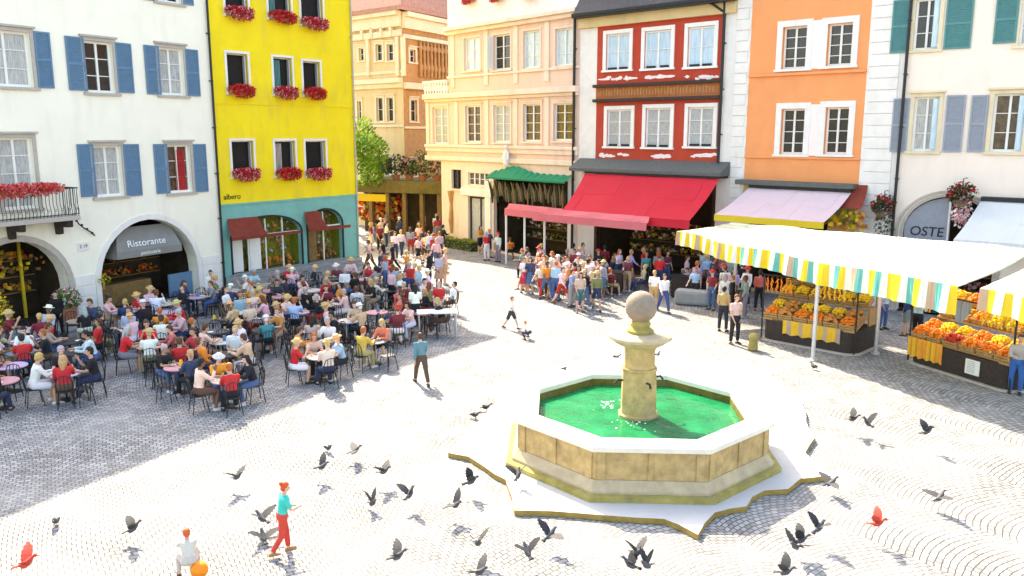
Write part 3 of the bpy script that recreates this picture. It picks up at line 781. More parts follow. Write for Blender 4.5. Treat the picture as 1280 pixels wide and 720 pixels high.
# ------------------------------------------------------------------ PEACH HOUSE
pf = Fac(G(553, 304), -250)
PL = pf.at(722, 300)[0]; pu_l = pf.at(533, 150)[0]; pu_b = pf.at(560, 60)[0]
zsill, zcor, ztop, zat = pf.at(630, 184)[1], pf.at(640, 116)[1], pf.at(640, 26)[1], pf.at(640, -40)[1]
zgf = pf.at(630, 205)[1]
PB = pf.empty('peach_house'); tag(PB, 'peach coloured house with pink attic, overhanging upper floors and a small corner terrace', 'house')
up = [(580, 47, 600, 88), (617, 43, 638, 87), (654, 38, 675, 85), (694, 35, 716, 82)]
lo = [(541, 134, 560, 180), (582, 132, 601, 178), (617, 131, 638, 178), (654, 130, 676, 177), (692, 129, 716, 176)]
ur = [pf.rect(*q) for q in up]; lr = [pf.rect(*q) for q in lo]
gfo = [pf.rect(565, 212, 577, 236), tuple([*pf.rect(585, 240, 612, 300)[:2], 0.15, pf.rect(585, 246, 612, 300)[3]]), pf.rect(585, 216, 611, 232)]
big = list(pf.rect(617, 224, 712, 320)); big[2] = 0.12
mb = MB()
wall(mb, pu_l, PL, zgf, zcor, lr, m=0); wall(mb, pu_b, PL, zcor, ztop, ur, m=0)
wall(mb, 0, PL, 0, zgf, gfo+[tuple(big)], m=1)
wall(mb, pu_b, PL, ztop, zat, [], m=2)
mb.quad((pu_l, 0, zgf), (PL, 0, zgf), (PL, 10, zgf), (pu_l, 10, zgf), 0); mb.quad((pu_l, 0, zgf), (pu_l, 0, zcor), (pu_l, 10, zcor), (pu_l, 10, zgf), 0)
mb.quad((pu_l, 0, zcor), (pu_b, 0, zcor), (pu_b, 10, zcor), (pu_l, 10, zcor), 0); mb.quad((pu_b, 0, zcor), (pu_b, 0, zat), (pu_b, 10, zat), (pu_b, 10, zcor), 0)
mb.quad((0, 0, 0), (0, 0, zgf), (0, 10, zgf), (0, 10, 0), 1); mb.quad((pu_b, 0, zat), (PL, 0, zat), (PL, 10, zat), (pu_b, 10, zat), 2); mb.quad((PL, 0, 0), (PL, 10, 0), (PL, 10, zat), (PL, 0, zat), 0); mb.quad((pu_l, 10, 0), (pu_l, 10, zat), (PL, 10, zat), (PL, 10, 0), 0)
mb.build('wall', [M['peach_plaster'], M['peach_trim'], M['attic_plaster']], PB)
for i, r in enumerate(ur):
    w = casement(PB, r, recess=.16, fw=.09, bars=2, pane='blue_glass' if i != 1 else 'dark_glass', frame='white_paint'); surround(w, r, wd=.12, proud=.04, m='peach_trim')
    if i == 1:
        c = MB(); c.obox((r[0]-.1, -.22, (r[2]+r[3])/2), (.03, .0, 0), (0, .3, 0), (0, 0, (r[3]-r[2])/2-.05)); c.build('open_sash', M['white_paint'], w)
for i, r in enumerate(lr):
    w = casement(PB, r, recess=.16, fw=.10, bars=3, pane='curtain_glass' if i in (0, 2) else 'warm_glass', frame='white_paint'); surround(w, r, wd=.13, proud=.05, cap=.12, m='peach_trim')
w = casement(PB, gfo[0], recess=.14, fw=.05, bars=2, pane='dark_glass', frame='dark_metal'); surround(w, gfo[0], wd=.08, m='peach_trim')
w = casement(PB, gfo[2], recess=.14, fw=.05, cols=4, bars=1, pane='warm_glass', frame='white_paint')
w = casement(PB, gfo[1], recess=.2, fw=.16, cols=2, bars=0, pane='curtain_glass', frame='dark_wood', name='door')
c = MB()
for (x0, y0, x1, y1) in ((578, 236, 616, 245),):
    r = pf.rect(x0, y0, x1, y1); c.box(r[0], r[1], -.18, -.003, r[2], r[3])
c.build('door_lintel', M['white_stone'], PB, bevel=.02)
c = MB()                                                     # sills, cornices
def band(mb, fac, xm, y0, y1, u0, u1, out, m=0):
    a, b_ = fac.at(xm, y0)[1], fac.at(xm, y1)[1]; mb.box(u0, u1, -out, -.002, min(a, b_), max(a, b_), m)
for (y0, y1, out, ul) in ((182, 186, .22, pu_l), (186, 192, .12, pu_l), (198, 204, .2, pu_l), (112, 119, .35, pu_l), (119, 123, .15, pu_l), (89, 92, .12, pu_b), (23, 28, .5, pu_b), (28, 33, .28, pu_b)):
    band(c, pf, 640, y0, y1, ul-.05, PL-.05, out)
c.build('cornice', M['peach_trim'], PB, bevel=.03)
for px in (566, 608, 645, 684):
    c = MB(); u = pf.at(px, 60)[0]; c.box(u-.22, u+.22, -.07, -.003, zcor+.6, ztop-.35); c.build('pilaster', M['peach_trim'], PB, bevel=.02)
for px in (535, 571, 609, 645, 684):
    c = MB(); u = pf.at(px, 150)[0]; c.box(u-.2, u+.2, -.08, -.003, zsill+.1, zcor-.4); c.build('pilaster', M['peach_trim'], PB, bevel=.02)
c = MB(); u0, u1 = pu_l+.05, pu_b-.1                          # balustrade on the terrace
n = 9
for i in range(n):
    x = u0+(u1-u0)*i/(n-1)
    c.lathe([(.09, .0), (.09, .12), (.05, .2), (.11, .45), (.05, .75), (.09, .85), (.09, .9)], (x, -.1, zcor+.12), 8)
c.box(u0-.15, u1+.15, -.26, .06, zcor+1.02, zcor+1.2); c.box(u0-.15, u1+.15, -.22, .02, zcor+.0, zcor+.12)
c.build('balustrade', M['white_stone'], PB)
for px, w_ in ((611, .32), (715, .3)):
    c = MB(); u = pf.at(px, 280)[0]; c.box(u-w_, u+w_, -.12, .08, 0, pf.at(px, 226)[1]); c.build('column', M['white_stone'], PB)
for px in (632, 655, 680):
    c = MB(); u = pf.at(px, 280, 2.9)[0]; c.tube([(u, -2.85, 0), (u, -2.85, pf.at(px, 266, 2.9)[1])], .07, 8); c.build('awning_post', M['white_stone'], PB)
bay(PB, (big[0], big[1], 0, big[3]), 3.5, ['leaf_dark', 'leaf_yellow', 'blossom_white', 'shop_wood'], 9, nm='shop_bay')
c = MB()                                                     # green fabric swags above the shop front
u0, u1, zg = pf.at(613, 222, .5)[0], pf.at(712, 222, .5)[0], pf.at(660, 224, .5)[1]
for i in range(40):
    a, b_ = i/40, (i+1)/40
    f = lambda t: .30+.42*math.exp(-((t-.30)/.18)**2)+.12*abs(math.sin(t*40))
    x0, x1 = u0+(u1-u0)*a, u0+(u1-u0)*b_
    c.add([(x0, -.9, zg), (x1, -.9, zg), (x1, -.25, zg+f(b_)), (x0, -.25, zg+f(a))], [(0, 1, 2, 3)])
c.box(u0, u1, -.95, -.88, zg-.1, zg+.0)
o = c.build('green_awning', M['awning_green'], PB); o.modifiers.new('t', 'SOLIDIFY').thickness = .015
c = MB(); rr = random.Random(8)                              # dark wares hung under it
for i in range(34):
    x = u0+.3+(u1-u0-.6)*i/33; z = zg-.2-rr.random()*.15; l = rr.uniform(.9, 1.6)
    c.tube([(x, -.7+rr.uniform(-.3, .3), z), (x, -.6, z-l*.5), (x+.03, -.6, z-l)], [.03, .11*rr.uniform(.6, 1.4), .05], 6, m=i % 3)
c.build('hanging_wares', [M['leaf_dark'], M['bark'], M['shop_wood']], PB)
awning(PB, pf, ((636, 257), (716, 259)), ((631, 262), (703, 267)), 3.0, 'awning_pink', vh=.42, top_d=1.6, arms=False)
u = pf.at(637, 192)[0]; c = MB(); z = pf.at(637, 195)[1]      # carved figure on the ledge
c.tube([(u, -.3, z-.55), (u, -.3, z-.1), (u, -.3, z+.35)], [.2, .26, .12], 8, round_=True); c.ell((u, -.32, z+.6), (.13, .14, .17)); c.tube([(u-.2, -.3, z+.2), (u-.35, -.4, z-.2)], .07, 6, round_=True); c.tube([(u+.2, -.3, z+.2), (u+.3, -.42, z-.25)], .07, 6, round_=True)
c.build('carved_figure', M['white_stone'], PB, smooth=True)
u = pf.at(565, 265)[0]; c = MB(); z = pf.at(565, 265)[1]
c.tube([(u, -.05, z-1.6), (u, -.1, z-.6), (u, -.05, z+.6), (u, -.05, z+1.6)], [.1, .2, .12, .3], 8); c.build('wall_ornament', M['deep_ochre'], PB)
downpipe(PB, PL-.35, 0, ztop, 'black_iron', y=-.16, r=.09)

# ------------------------------------------------------------------ RED HOUSE
rf = Fac(pf.world(PL), -500)
RL = rf.at(908, 300)[0]
zgut = rf.at(815, 12)[1]; zled = rf.at(815, 214)[1]
RB = rf.empty('red_house'); tag(RB, 'dark red house with white window frames under a slate mansard roof', 'house')
rw = [(758, 42, 787, 87), (806, 38, 839, 85), (860, 33, 893, 83), (759, 137, 789, 183), (807, 135, 838, 184), (860, 134, 892, 183)]
rr_ = [rf.rect(*q) for q in rw]
mb = MB(); uw = rf.at(745, 150)[0]; ue = rf.at(899, 150)[0]
wall(mb, 0, uw, 0, zgut, [], m=1); wall(mb, uw, ue, zled, zgut, rr_, m=0); wall(mb, ue, RL, 0, zgut, [], m=1)
sh = (uw+.2, ue-.2, .12, zled-.9); wall(mb, uw, ue, 0, zled, [sh], m=2)
shell(mb, RL, zgut, 11, m=0); mb.build('wall', [M['red_plaster'], M['white_stone'], M['shop_inside']], RB)
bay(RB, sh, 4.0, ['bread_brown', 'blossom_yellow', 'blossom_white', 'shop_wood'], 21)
for i, r in enumerate(rr_):
    w = casement(RB, r, recess=.06, fw=.10, bars=1 if i < 3 else 2, pane='blue_glass' if i < 3 else 'curtain_glass'); surround(w, r, wd=.22, proud=.07, sill=.12, m='white_paint')
    b_ = MB(); b_.box(r[0]+.15, r[0]+.75, -.04, .05, r[2]+.02, r[2]+.14); b_.box(r[1]-.7, r[1]-.15, -.04, .05, r[2]+.02, r[2]+.14); b_.build('sill_tray', M['dark_metal'], w)
c = MB(); band(c, rf, 815, 107, 122, uw, ue, .06); c.build('frieze', M['brown_band'], RB)
c = MB(); band(c, rf, 815, 103, 107, uw-.1, ue+.1, .3); band(c, rf, 815, 122, 126, uw-.1, ue+.1, .3); c.build('belt_cornice', M['dark_wood'], RB, bevel=.02)
c = MB(); zf = rf.at(815, 114.5)[1]
for i in range(38):
    x = uw+.4+(ue-uw-.8)*i/37; c.box(x-.035, x+.035, -.085, -.062, zf-.16, zf+.16+.05*(i % 3))
c.build('frieze_relief', M['deep_ochre'], RB)
rn = random.Random(4)                                         # worn plaster showing pale
for py, x0, x1 in ((98, 752, 790), (96, 808, 838), (97, 858, 895), (194, 752, 785), (195, 812, 836), (194, 862, 895)):
    c = MB()
    for k in range(9):
        u, z = rf.at(rn.uniform(x0, x1), py+rn.uniform(-1.5, 1.5)); a = rn.uniform(.12, .5)
        ps = [(u+a*math.cos(t)*rn.uniform(.6, 1.1), z+.09*math.sin(t)*rn.uniform(.5, 1.2)) for t in [i*math.pi/5 for i in range(10)]]
        c.extr(ps, -.012-.001*k, -.003)
    c.build('worn_plaster', M['attic_plaster'], RB)
c = MB(); band(c, rf, 815, 12, 27, .02, RL, .25); c.build('eaves_board', M['ochre_plaster'], RB)
c = MB(); c.box(-.1, RL+.1, -.75, -.26, zgut-.1, zgut+.08); c.box(-.1, RL+.1, -.80, -.70, zgut+.0, zgut+.16); c.build('gutter', M['black_iron'], RB)
mb = MB(); zz = zgut+.1
mb.add([(-.1, -.7, zz), (RL+.1, -.7, zz), (RL+.1, 2.2, zz+4.2), (-.1, 2.2, zz+4.2), (RL+.1, 6, zz+5.5), (-.1, 6, zz+5.5), (RL+.1, 11, zz), (-.1, 11, zz)], [(0, 1, 2, 3), (3, 2, 4, 5), (5, 4, 6, 7), (0, 3, 5, 7), (1, 6, 4, 2), (0, 7, 6, 1)])
roof = mb.build('roof', M['slate_roof'], RB)
for px in (775, 830):
    u = rf.at(px, -2, -.8)[0]; c = MB(); c.box(u-.75, u+.75, -.05, 1.8, zz+1.0, zz+2.6); c.box(u-.95, u+.95, -.25, 1.9, zz+2.6, zz+2.75); c.box(u-.55, u+.55, -.08, -.052, zz+1.25, zz+2.4, 1)
    c.build('dormer', [M['taupe_trim'], M['dark_glass']], roof)
c = MB(); z = zled
c.add([(.1, -.02, z+.65), (RL+.05, -.02, z+.65), (RL+.05, -1.1, z+.1), (.1, -1.1, z+.1), (.1, -1.1, z-.1), (RL+.05, -1.1, z-.1), (RL+.05, -.02, z-.1), (.1, -.02, z-.1)], [(0, 1, 2, 3), (3, 2, 5, 4), (4, 5, 6, 7), (0, 3, 4, 7), (1, 6, 5, 2)])
c.build('ledge_roof', M['slate_ledge'], RB, bevel=.02)
downpipe(RB, ue+.15, zled+.6, zgut, 'black_iron', y=-.2, r=.085)
c = MB(); u = ue+.15; c.tube([(u, -.2, zgut-.6), (u-.6, -.45, zgut-.15), (u-.9, -.7, zgut)], .06, 8); c.build('downpipe', M['black_iron'], RB)
aw_red, AR = awning(RB, rf, ((731, 219), (899, 222)), ((703, 262), (862, 277)), 3.4, 'awning_red', vh=.45, top_d=1.0)
aw2, _ = awning(RB, rf, ((706, 259), (812, 275)), ((666, 263), (808, 283)), 4.2, 'awning_pink', vh=.42, top_d=3.45, arms=False)

# ------------------------------------------------------------------ ORANGE HOUSE
gf_ = Fac(rf.world(RL), -500)
OL = gf_.at(1112, 300)[0]; oz1, oz2 = 17.5, gf_.at(1005, 232)[1]
GB = gf_.empty('orange_house'); tag(GB, 'orange house between pale stone corner piers, paired white windows', 'house')
gw = [(978, 33, 1008, 86), (1034, 29, 1065, 82), (976, 136, 1005, 193), (1031, 134, 1060, 193)]
gr = [gf_.rect(*q) for q in gw]
ga, gb = gf_.at(936, 100)[0], gf_.at(1083, 100)[0]
mb = MB(); wall(mb, ga, gb, oz2, oz1, gr, m=0); wall(mb, 0, ga, 0, oz1, [], m=1); wall(mb, gb, OL, 0, oz1, [], m=1)
sh2 = (ga+.3, gb-1.4, .12, oz2-1.1); wall(mb, ga, gb, 0, oz2, [sh2], m=2)
shell(mb, OL, oz1, 11); mb.build('wall', [M['orange_plaster'], M['white_stone'], M['ochre_plaster']], GB)
bay(GB, sh2, 3.5, ['bread_brown', 'blossom_yellow', 'fruit_red', 'shop_wood'], 31)
for a, b_ in ((.03, ga-.02), (gb+.02, OL-.2)):
    c = MB(); k = 0; z = 0.02
    while z < oz1-.5:
        ins = .0 if k % 2 else .12
        c.box(a+(ins if a > 1 else 0), b_-(ins if a < 1 else 0), -.05, -.002, z, z+.52); z += .55; k += 1
    c.build('quoin', M['white_stone'], GB, bevel=.015)
for r in gr:
    w = casement(GB, r, recess=.2, fw=.09, bars=3, pane='dark_glass'); surround(w, r, wd=.30, proud=.06, sill=.12, m='white_stone')
c = MB()
for q, y0, y1 in ((gr[0], 33, 86), (gr[2], 136, 193)):
    r2 = gr[1] if q is gr[0] else gr[3]; c.box(q[1]+.302, r2[0]-.302, -.045, -.002, q[2]-.05, q[3]+.2)
c.build('window_panel', M['attic_plaster'], GB)
c = MB(); band(c, gf_, 1010, 90, 93.5, ga, gb, .12); band(c, gf_, 1010, 196, 199, ga, gb, .08); c.build('string_course', M['orange_plaster'], GB, bevel=.02)
c = MB(); band(c, gf_, 1005, 227, 233, ga-.2, gb+.0, .6); c.build('ledge_roof', M['slate_ledge'], GB, bevel=.02)
mb = MB(); mb.box(-.0, OL, -.7, 11, oz1+.004, oz1+.3); mb.build('roof', M['tile_roof'], GB)
awning(GB, gf_, ((936, 236), (1064, 240)), ((893, 268), (1030, 278)), 2.6, 'awning_blush', 'awning_yellow', vh=.32, top_d=.4)
c = MB(); u0, u1 = gf_.at(1040, 270, .5)[0], gf_.at(1078, 270, .5)[0]; z = gf_.at(1060, 262, .5)[1]
sheet(c, (u0, -.1, z+1.2), (u1, -.1, z+1.2), (u0-.3, -1.0, z+.1), (u1+.1, -1.0, z+.1), n=6, k=4)
o = c.build('shop_awning', M['awning_maroon'], GB); o.modifiers.new('t', 'SOLIDIFY').thickness = .012
c = MB(); goods(c, u0-.8, u1+.2, -1.0, -.4, z-.9, z+.0, 110, .09, [0, 1, 2], random.Random(6)); c.build('hanging_wares', [M['fruit_yellow'], M['leaf_yellow'], M['bread_brown']], GB)

# ------------------------------------------------------------------ BLUSH HOUSE at the end of the row
bf = Fac(gf_.world(OL), -700)
BL = bf.at(1420, 300)[0]
BB = bf.empty('blush_house'); tag(BB, 'pale blush house with teal and lilac shutters and a half-hidden shop arch', 'house')
bw = [((1143, -2, 1174, 62), [(1115, 0, 1137, 66), (1182, -3, 1216, 61)], 'green_paint', 'dark_glass'),
      ((1276, -12, 1312, 56), [(1244, -6, 1273, 54)], 'green_paint', 'curtain_glass'),
      ((1141, 121, 1172, 189), [(1115, 123, 1136, 190), (1181, 119, 1205, 190)], 'lilac_paint', 'curtain_glass'),
      ((1240, 117, 1280, 190), [(1212, 119, 1233, 190), (1292, 117, 1318, 190)], 'lilac_paint', 'warm_glass')]
br_ = [bf.rect(*q[0]) for q in bw]
ba = list(bf.rect(1128, 246, 1246, 330)); ba[2] = 0.0
brs = (ba[1]-ba[0])/2*.9
mb = MB(); wall(mb, 0, BL, 0, 17.2, br_+[tuple(ba)+(brs, .5)]); shell(mb, BL, 17.2, 11)
mb.build('wall', M['blush_plaster'], BB)
mb = MB(); mb.box(0.0, BL+.3, -.7, 11, 17.204, 17.5); mb.build('roof', M['tile_roof'], BB)
for (o_, sh_, sm, pane), r in zip(bw, br_):
    w = casement(BB, r, recess=.2, fw=.09, bars=2, pane=pane); surround(w, r, wd=.17, cap=.16, m='ochre_trim')
    for q in sh_: shutter(w, bf.rect(*q), sm)
    c = MB(); c.obox((r[1]-.14, .02, (r[2]+r[3])/2), (.11, .06, 0), (-.012, .02, 0), (0, 0, (r[3]-r[2])/2-.1)); c.build('open_sash', M['blue_glass'], w)
c = MB(); arch_band(c, ba[0], ba[1], 0, ba[3], brs, .12, -.05, .02); arch_band(c, ba[0]-.2, ba[1]+.2, 0, ba[3]+.2, brs+.2, .10, -.08, .02); c.build('arch_moulding', M['taupe_trim'], BB)
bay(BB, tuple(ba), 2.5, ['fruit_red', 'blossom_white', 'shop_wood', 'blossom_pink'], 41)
c = MB(); um = bf.at(1184, 280)[0]; pts = []
n = 12
for i in range(n+1):
    x = ba[0]+.05+(um-ba[0]-.05)*i/n; cx = (ba[0]+ba[1])/2; hw = (ba[1]-ba[0])/2
    pts.append((x, ba[3]-brs-.06+brs*math.sqrt(max(0, 1-((x-cx)/hw)**2))))
c.extr([(ba[0]+.05, 3.4)]+pts+[(um, 3.4)], .12, .2)
pn = c.build('shop_sign', M['lilac_paint'], BB)
u, z = bf.at(1157, 290); lettering('OSTE', .62, (u, .10, z), 0, pn, 'ink', ext=.01, shear=.1)
c = MB(); c.box(um, um+.08, .05, .25, 0, bf.at(1186, 252)[1]); c.build('door_post', M['white_paint'], BB)
awning(BB, bf, ((1226, 250), (1420, 262)), ((1192, 299), (1420, 316)), 2.6, 'awning_white', 'awning_white', vh=.18, top_d=.4)
downpipe(BB, .12, 0, 17, 'black_iron', y=-.14, r=.07)

# ------------------------------------------------------------------ fountain
RIMZ = 1.42
fc = G(798, 503, RIMZ); fc.z = 0
FR = 3.40
FT = empty('fountain', (fc.x, fc.y, 0), rad(-3)); tag(FT, 'octagonal stone fountain with green water and a ball-topped pillar', 'fountain')
def octo(r): return [(r*math.cos(rad(22.5+45*i)), r*math.sin(rad(22.5+45*i))) for i in range(8)]
def oct_ring(mb, prof, m=0):
    """closed profile (radius to corner, height) swept round the octagon"""
    n = len(prof)
    for i in range(8):
        a, b = rad(22.5+45*i), rad(22.5+45*(i+1))
        for k in range(n):
            (r0, z0), (r1, z1) = prof[k], prof[(k+1) % n]
            mb.quad((r0*math.cos(a), r0*math.sin(a), z0), (r0*math.cos(b), r0*math.sin(b), z0), (r1*math.cos(b), r1*math.sin(b), z1), (r1*math.cos(a), r1*math.sin(a), z1), m)
PZ = .14                                                       # top of the paved platform
m = MB(); oct_ring(m, [(FR-.02, PZ+.42), (FR-.02, RIMZ-.16), (FR-.52, RIMZ-.16), (FR-.52, PZ+.1), (FR-.1, PZ+.1), (FR-.1, PZ+.42)]); m.build('basin_wall', M['fountain_stone'], FT)
m = MB(); oct_ring(m, [(FR-.525, RIMZ-.17), (FR-.56, RIMZ-.17), (FR-.56, PZ+.2), (FR-.525, PZ+.2)]); m.build('lining', M['moss_lining'], FT)  # added dark ring: shade on the basin's inner wall put into its colour
m = MB(); oct_ring(m, [(FR+.10, RIMZ-.15), (FR+.12, RIMZ-.03), (FR+.08, RIMZ), (FR-.50, RIMZ), (FR-.54, RIMZ-.03), (FR-.54, RIMZ-.15)]); m.build('rim', M['fountain_cap'], FT)
m = MB(); oct_ring(m, [(FR+.16, PZ+.02), (FR+.16, PZ+.20), (FR+.08, PZ+.30), (FR+.0, PZ+.415), (FR-.3, PZ+.415), (FR-.3, PZ+.02)]); m.build('plinth', M['plinth_stone'], FT)
m = MB(); oct_ring(m, [(FR+.34, 0.0), (FR+.34, PZ+.11), (FR+.17, PZ+.14), (FR+.165, 0.0)]); m.build('base_step', M['mossy_stone'], FT)
m = MB(); m.prism([(p[0], p[1]) for p in octo(FR-.3)], .02, PZ+.09); m.build('basin_floor', M['fountain_stone'], FT)
WZ = RIMZ-.34
m = MB(); m.prism([(p[0], p[1]) for p in octo(FR-.56)], WZ-.4, WZ); m.build('water', M['pool_water'], FT)
for i in range(8):                                             # pilaster strips on corners and joints of each side
    a, b = Vector(octo(FR-.02)[i]), Vector(octo(FR-.02)[(i+1) % 8]); t = (b-a).normalized(); nn = Vector((t.y, -t.x))
    m = MB()
    for s_, w_ in ((.5, .055), (.06, .09), (.94, .09)):
        c = a.lerp(b, s_) + nn*.015
        m.obox((c.x, c.y, (PZ+.42+RIMZ-.16)/2), (t.x*w_, t.y*w_, 0), (nn.x*.02, nn.y*.02, 0), (0, 0, (RIMZ-.16-PZ-.42)/2-.01))
    m.build('side_pilasters', M['fountain_stone'], FT)
m = MB(); n8 = 8; ph = rad(22.5)
m.lathe([(.56, WZ-.35), (.56, WZ+.06), (.49, WZ+.1), (.47, WZ+1.25), (.50, WZ+1.28), (.50, WZ+1.33)], n=8, ph=ph); m.build('pillar', M['fountain_stone'], FT)
m = MB(); m.lathe([(.44, WZ+1.332), (.42, WZ+1.45), (.41, WZ+1.82), (.46, WZ+1.90)], n=8, ph=ph); m.build('upper_pillar', M['fountain_stone'], FT)
m = MB(); m.lathe([(.46, WZ+1.905), (.62, WZ+1.98), (.78, WZ+2.1), (.83, WZ+2.12), (.83, WZ+2.19), (.78, WZ+2.22), (.5, WZ+2.25), (.3, WZ+2.26)], n=24); m.build('bowl', M['plinth_stone'], FT, smooth=False)
m = MB(); m.lathe([(.34, WZ+2.25), (.36, WZ+2.33), (.24, WZ+2.40), (.27, WZ+2.50), (.20, WZ+2.60)], n=16); m.build('ball_stand', M['mossy_stone'], FT)
m = MB(); m.ell((0, 0, WZ+2.94), (.41, .41, .42), 24, 16); m.build('stone_ball', M['ball_stone'], FT, smooth=True)
for k in range(4):
    a = rad(20+90*k); m = MB()
    m.tube([(.47*math.cos(a), .47*math.sin(a), WZ+1.0), (.62*math.cos(a), .62*math.sin(a), WZ+1.02), (.70*math.cos(a), .70*math.sin(a), WZ+.92)], .03, 8); m.build('spout', M['dark_metal'], FT)
m = MB(); rr = random.Random(2)                                # splashes where the jets land
for _ in range(34):
    k = rr.randrange(2); a = rad((250 if k else 150)+rr.gauss(0, 14)); r_ = 1.15+rr.gauss(0, .22); s_ = rr.uniform(.008, .028)
    m.ell((r_*math.cos(a)+.25, r_*math.sin(a)+.3, WZ+.008), (s_*1.6, s_*1.3, s_*.4), 6, 4)
tag(m.build('splash', M['chalk'], FT), kind='stuff')

# paved platform with its worn, wavy edge
front = [(560, 572), (586, 577), (603, 588), (618, 599), (632, 606), (640, 628), (643, 645), (690, 646), (740, 650), (790, 654), (830, 656), (850, 664), (872, 676), (880, 662), (893, 648), (912, 643), (933, 640), (940, 628), (955, 620), (985, 618), (1000, 605), (1038, 601),
         (1018, 584), (1006, 572), (1018, 553), (1010, 540), (1000, 505), (940, 462), (850, 448), (740, 450), (660, 475), (620, 510)]
pts = [G(*p) for p in front]
fin = []                                                       # small irregular waves between the surveyed corners
rr = random.Random(12)
for i, p in enumerate(pts):
    q = pts[(i+1) % len(pts)]; d = (q-p)
    nseg = max(1, int(d.length/.5)); nn = Vector((-d.y, d.x, 0)).normalized()
    for k in range(nseg): fin.append(p + d*k/nseg + (nn*rr.uniform(-.05, .05) if k else Vector((0, 0, 0))))
m = MB(); m.prism([(p.x, p.y) for p in fin], 0.0, PZ, 1, 0)
tag(m.build('platform', [M['platform_stone'], M['platform_edge']], bevel=.015), kind='structure')

# ------------------------------------------------------------------ window boxes
def box_proto(name, w, mats, seed, n=520):
    rr = random.Random(seed); o = empty(name)
    m = MB(); m.box(-w/2, w/2, -.24, -.02, 0, .2); m.build('trough', M['terracotta'], o)
    m = MB(); leaves(m, (0, -.14, .20), (w/2+.08, .18, .15), int(n*.25), .06, (0,), rr, cull=False); leaves(m, (0, -.26, .02), (w/2, .1, .22), int(n*.15), .05, (0,), rr, cull=False)
    m.build('foliage', M['leaf_green'], o)
    m = MB(); k = range(len(mats)); leaves(m, (0, -.17, .27), (w/2+.12, .25, .20), n, .06, tuple(k), rr, hollow=.55, cull=False); leaves(m, (0, -.32, .08), (w/2+.04, .12, .24), n//2, .055, tuple(k), rr, cull=False)
    m.build('blossoms', [M[q] for q in mats], o)
    return o
bp1 = box_proto('flower_box', 1.25, ['blossom_red', 'blossom_red', 'blossom_red', 'blossom_coral'], 1)
bp2 = box_proto('flower_box', 1.25, ['blossom_red', 'blossom_red', 'blossom_pink'], 2)
used = set()
def put_box(p, fac, u, d, z, label, group, sx=1.0):
    if p.name in used: o = copy_tree(p)
    else: o = p; used.add(p.name)
    o.location = fac.world(u, d, z); o.rotation_euler = (0, 0, fac.rot); o.scale = (sx*1.05, 1.15, 1.25)
    tag(o, label, 'flower box', group)
rows = ['top', 'top', 'top', 'middle', 'middle', 'middle', 'lowest', 'lowest', 'lowest']; cols_ = ['cream house side', 'centre', 'street corner side']
for i, r in enumerate(yops):
    put_box(bp1 if i % 2 else bp2, yf, (r[0]+r[1])/2, .10 if True else 0, r[2]-.12, f'red geranium window box on the yellow house, {rows[i]} row, {cols_[i%3]}', 'red geranium boxes on the yellow house', (r[1]-r[0]+.35)/1.4)
for i, (x, y) in enumerate(((589, 3), (624, 0), (664, -4))):
    u, z = pf.at(x, y); put_box(bp2, pf, u, .05, z, f'red and pink flower box on the peach house attic, {["terrace corner side", "centre", "red house side"][i]}', 'flower boxes on the peach house attic', .95)
bb = box_proto('balcony_flowers', bu1-bu0-.8, ['blossom_coral', 'blossom_red', 'blossom_coral', 'blossom_pink'], 5, 1500)
bb.location = cf.world((bu0+bu1)/2-.3, 1.12, bz+1.2); bb.rotation_euler = (0, 0, cf.rot); tag(bb, 'long red geranium trough along the iron balcony railing', 'flower box')

def potted(name, loc, label, cat, mats, r=(.4, .4, .45), n=500, pot=(.24, .4), size=.06, seed=1, leaf='leaf_green'):
    rr = random.Random(seed); o = empty(name, loc)
    m = MB(); m.lathe([(pot[0]*.7, 0), (pot[0], pot[1]), (pot[0]*1.08, pot[1]+.02), (pot[0]*.9, pot[1]+.03)], n=14); m.build('pot', M['terracotta'], o)
    m = MB(); leaves(m, (0, 0, pot[1]+r[2]*.8), r, n, size, (0,), rr)
    for k in range(5): m.tube([(0, 0, pot[1]-.05), (r[0]*.5*math.cos(k*1.3), r[1]*.5*math.sin(k*1.3), pot[1]+r[2])], .012, 5)
    m.build('foliage', M[leaf], o)
    if mats:
        m = MB(); leaves(m, (0, 0, pot[1]+r[2]*.9), (r[0]*1.08, r[1]*1.08, r[2]*1.05), n//2, size, tuple(range(len(mats))), rr, hollow=.7); m.build('blossoms', [M[q] for q in mats], o)
    return tag(o, label, cat)
p = G(3, 432); potted('flower_pot', p, 'tall pot of yellow and orange flowers beside the outermost terrace seats', 'flower pot', ['blossom_yellow', 'blossom_orange', 'blossom_yellow'], (.5, .5, .9), 900, seed=3)
p = cf.world(cf.at(131, 370)[0], -.1); potted('flower_pot', (p.x, p.y, 1.16), 'small pot of bright yellow flowers on the counter under the wide arch', 'flower pot', ['blossom_yellow'], (.38, .38, .3), 420, (.16, .22), .05, 4)
p = cf.world(cf.at(76, 385)[0], .55); potted('planter', p, 'tub of green leaves and pink flowers against the pier between the two arches', 'planter', ['blossom_pink', 'blossom_white'], (.62, .5, .5), 800, (.36, .75), .07, 5, 'leaf_bright')
for i, (px, h_) in enumerate(((610, .45), (598, .4))): pass

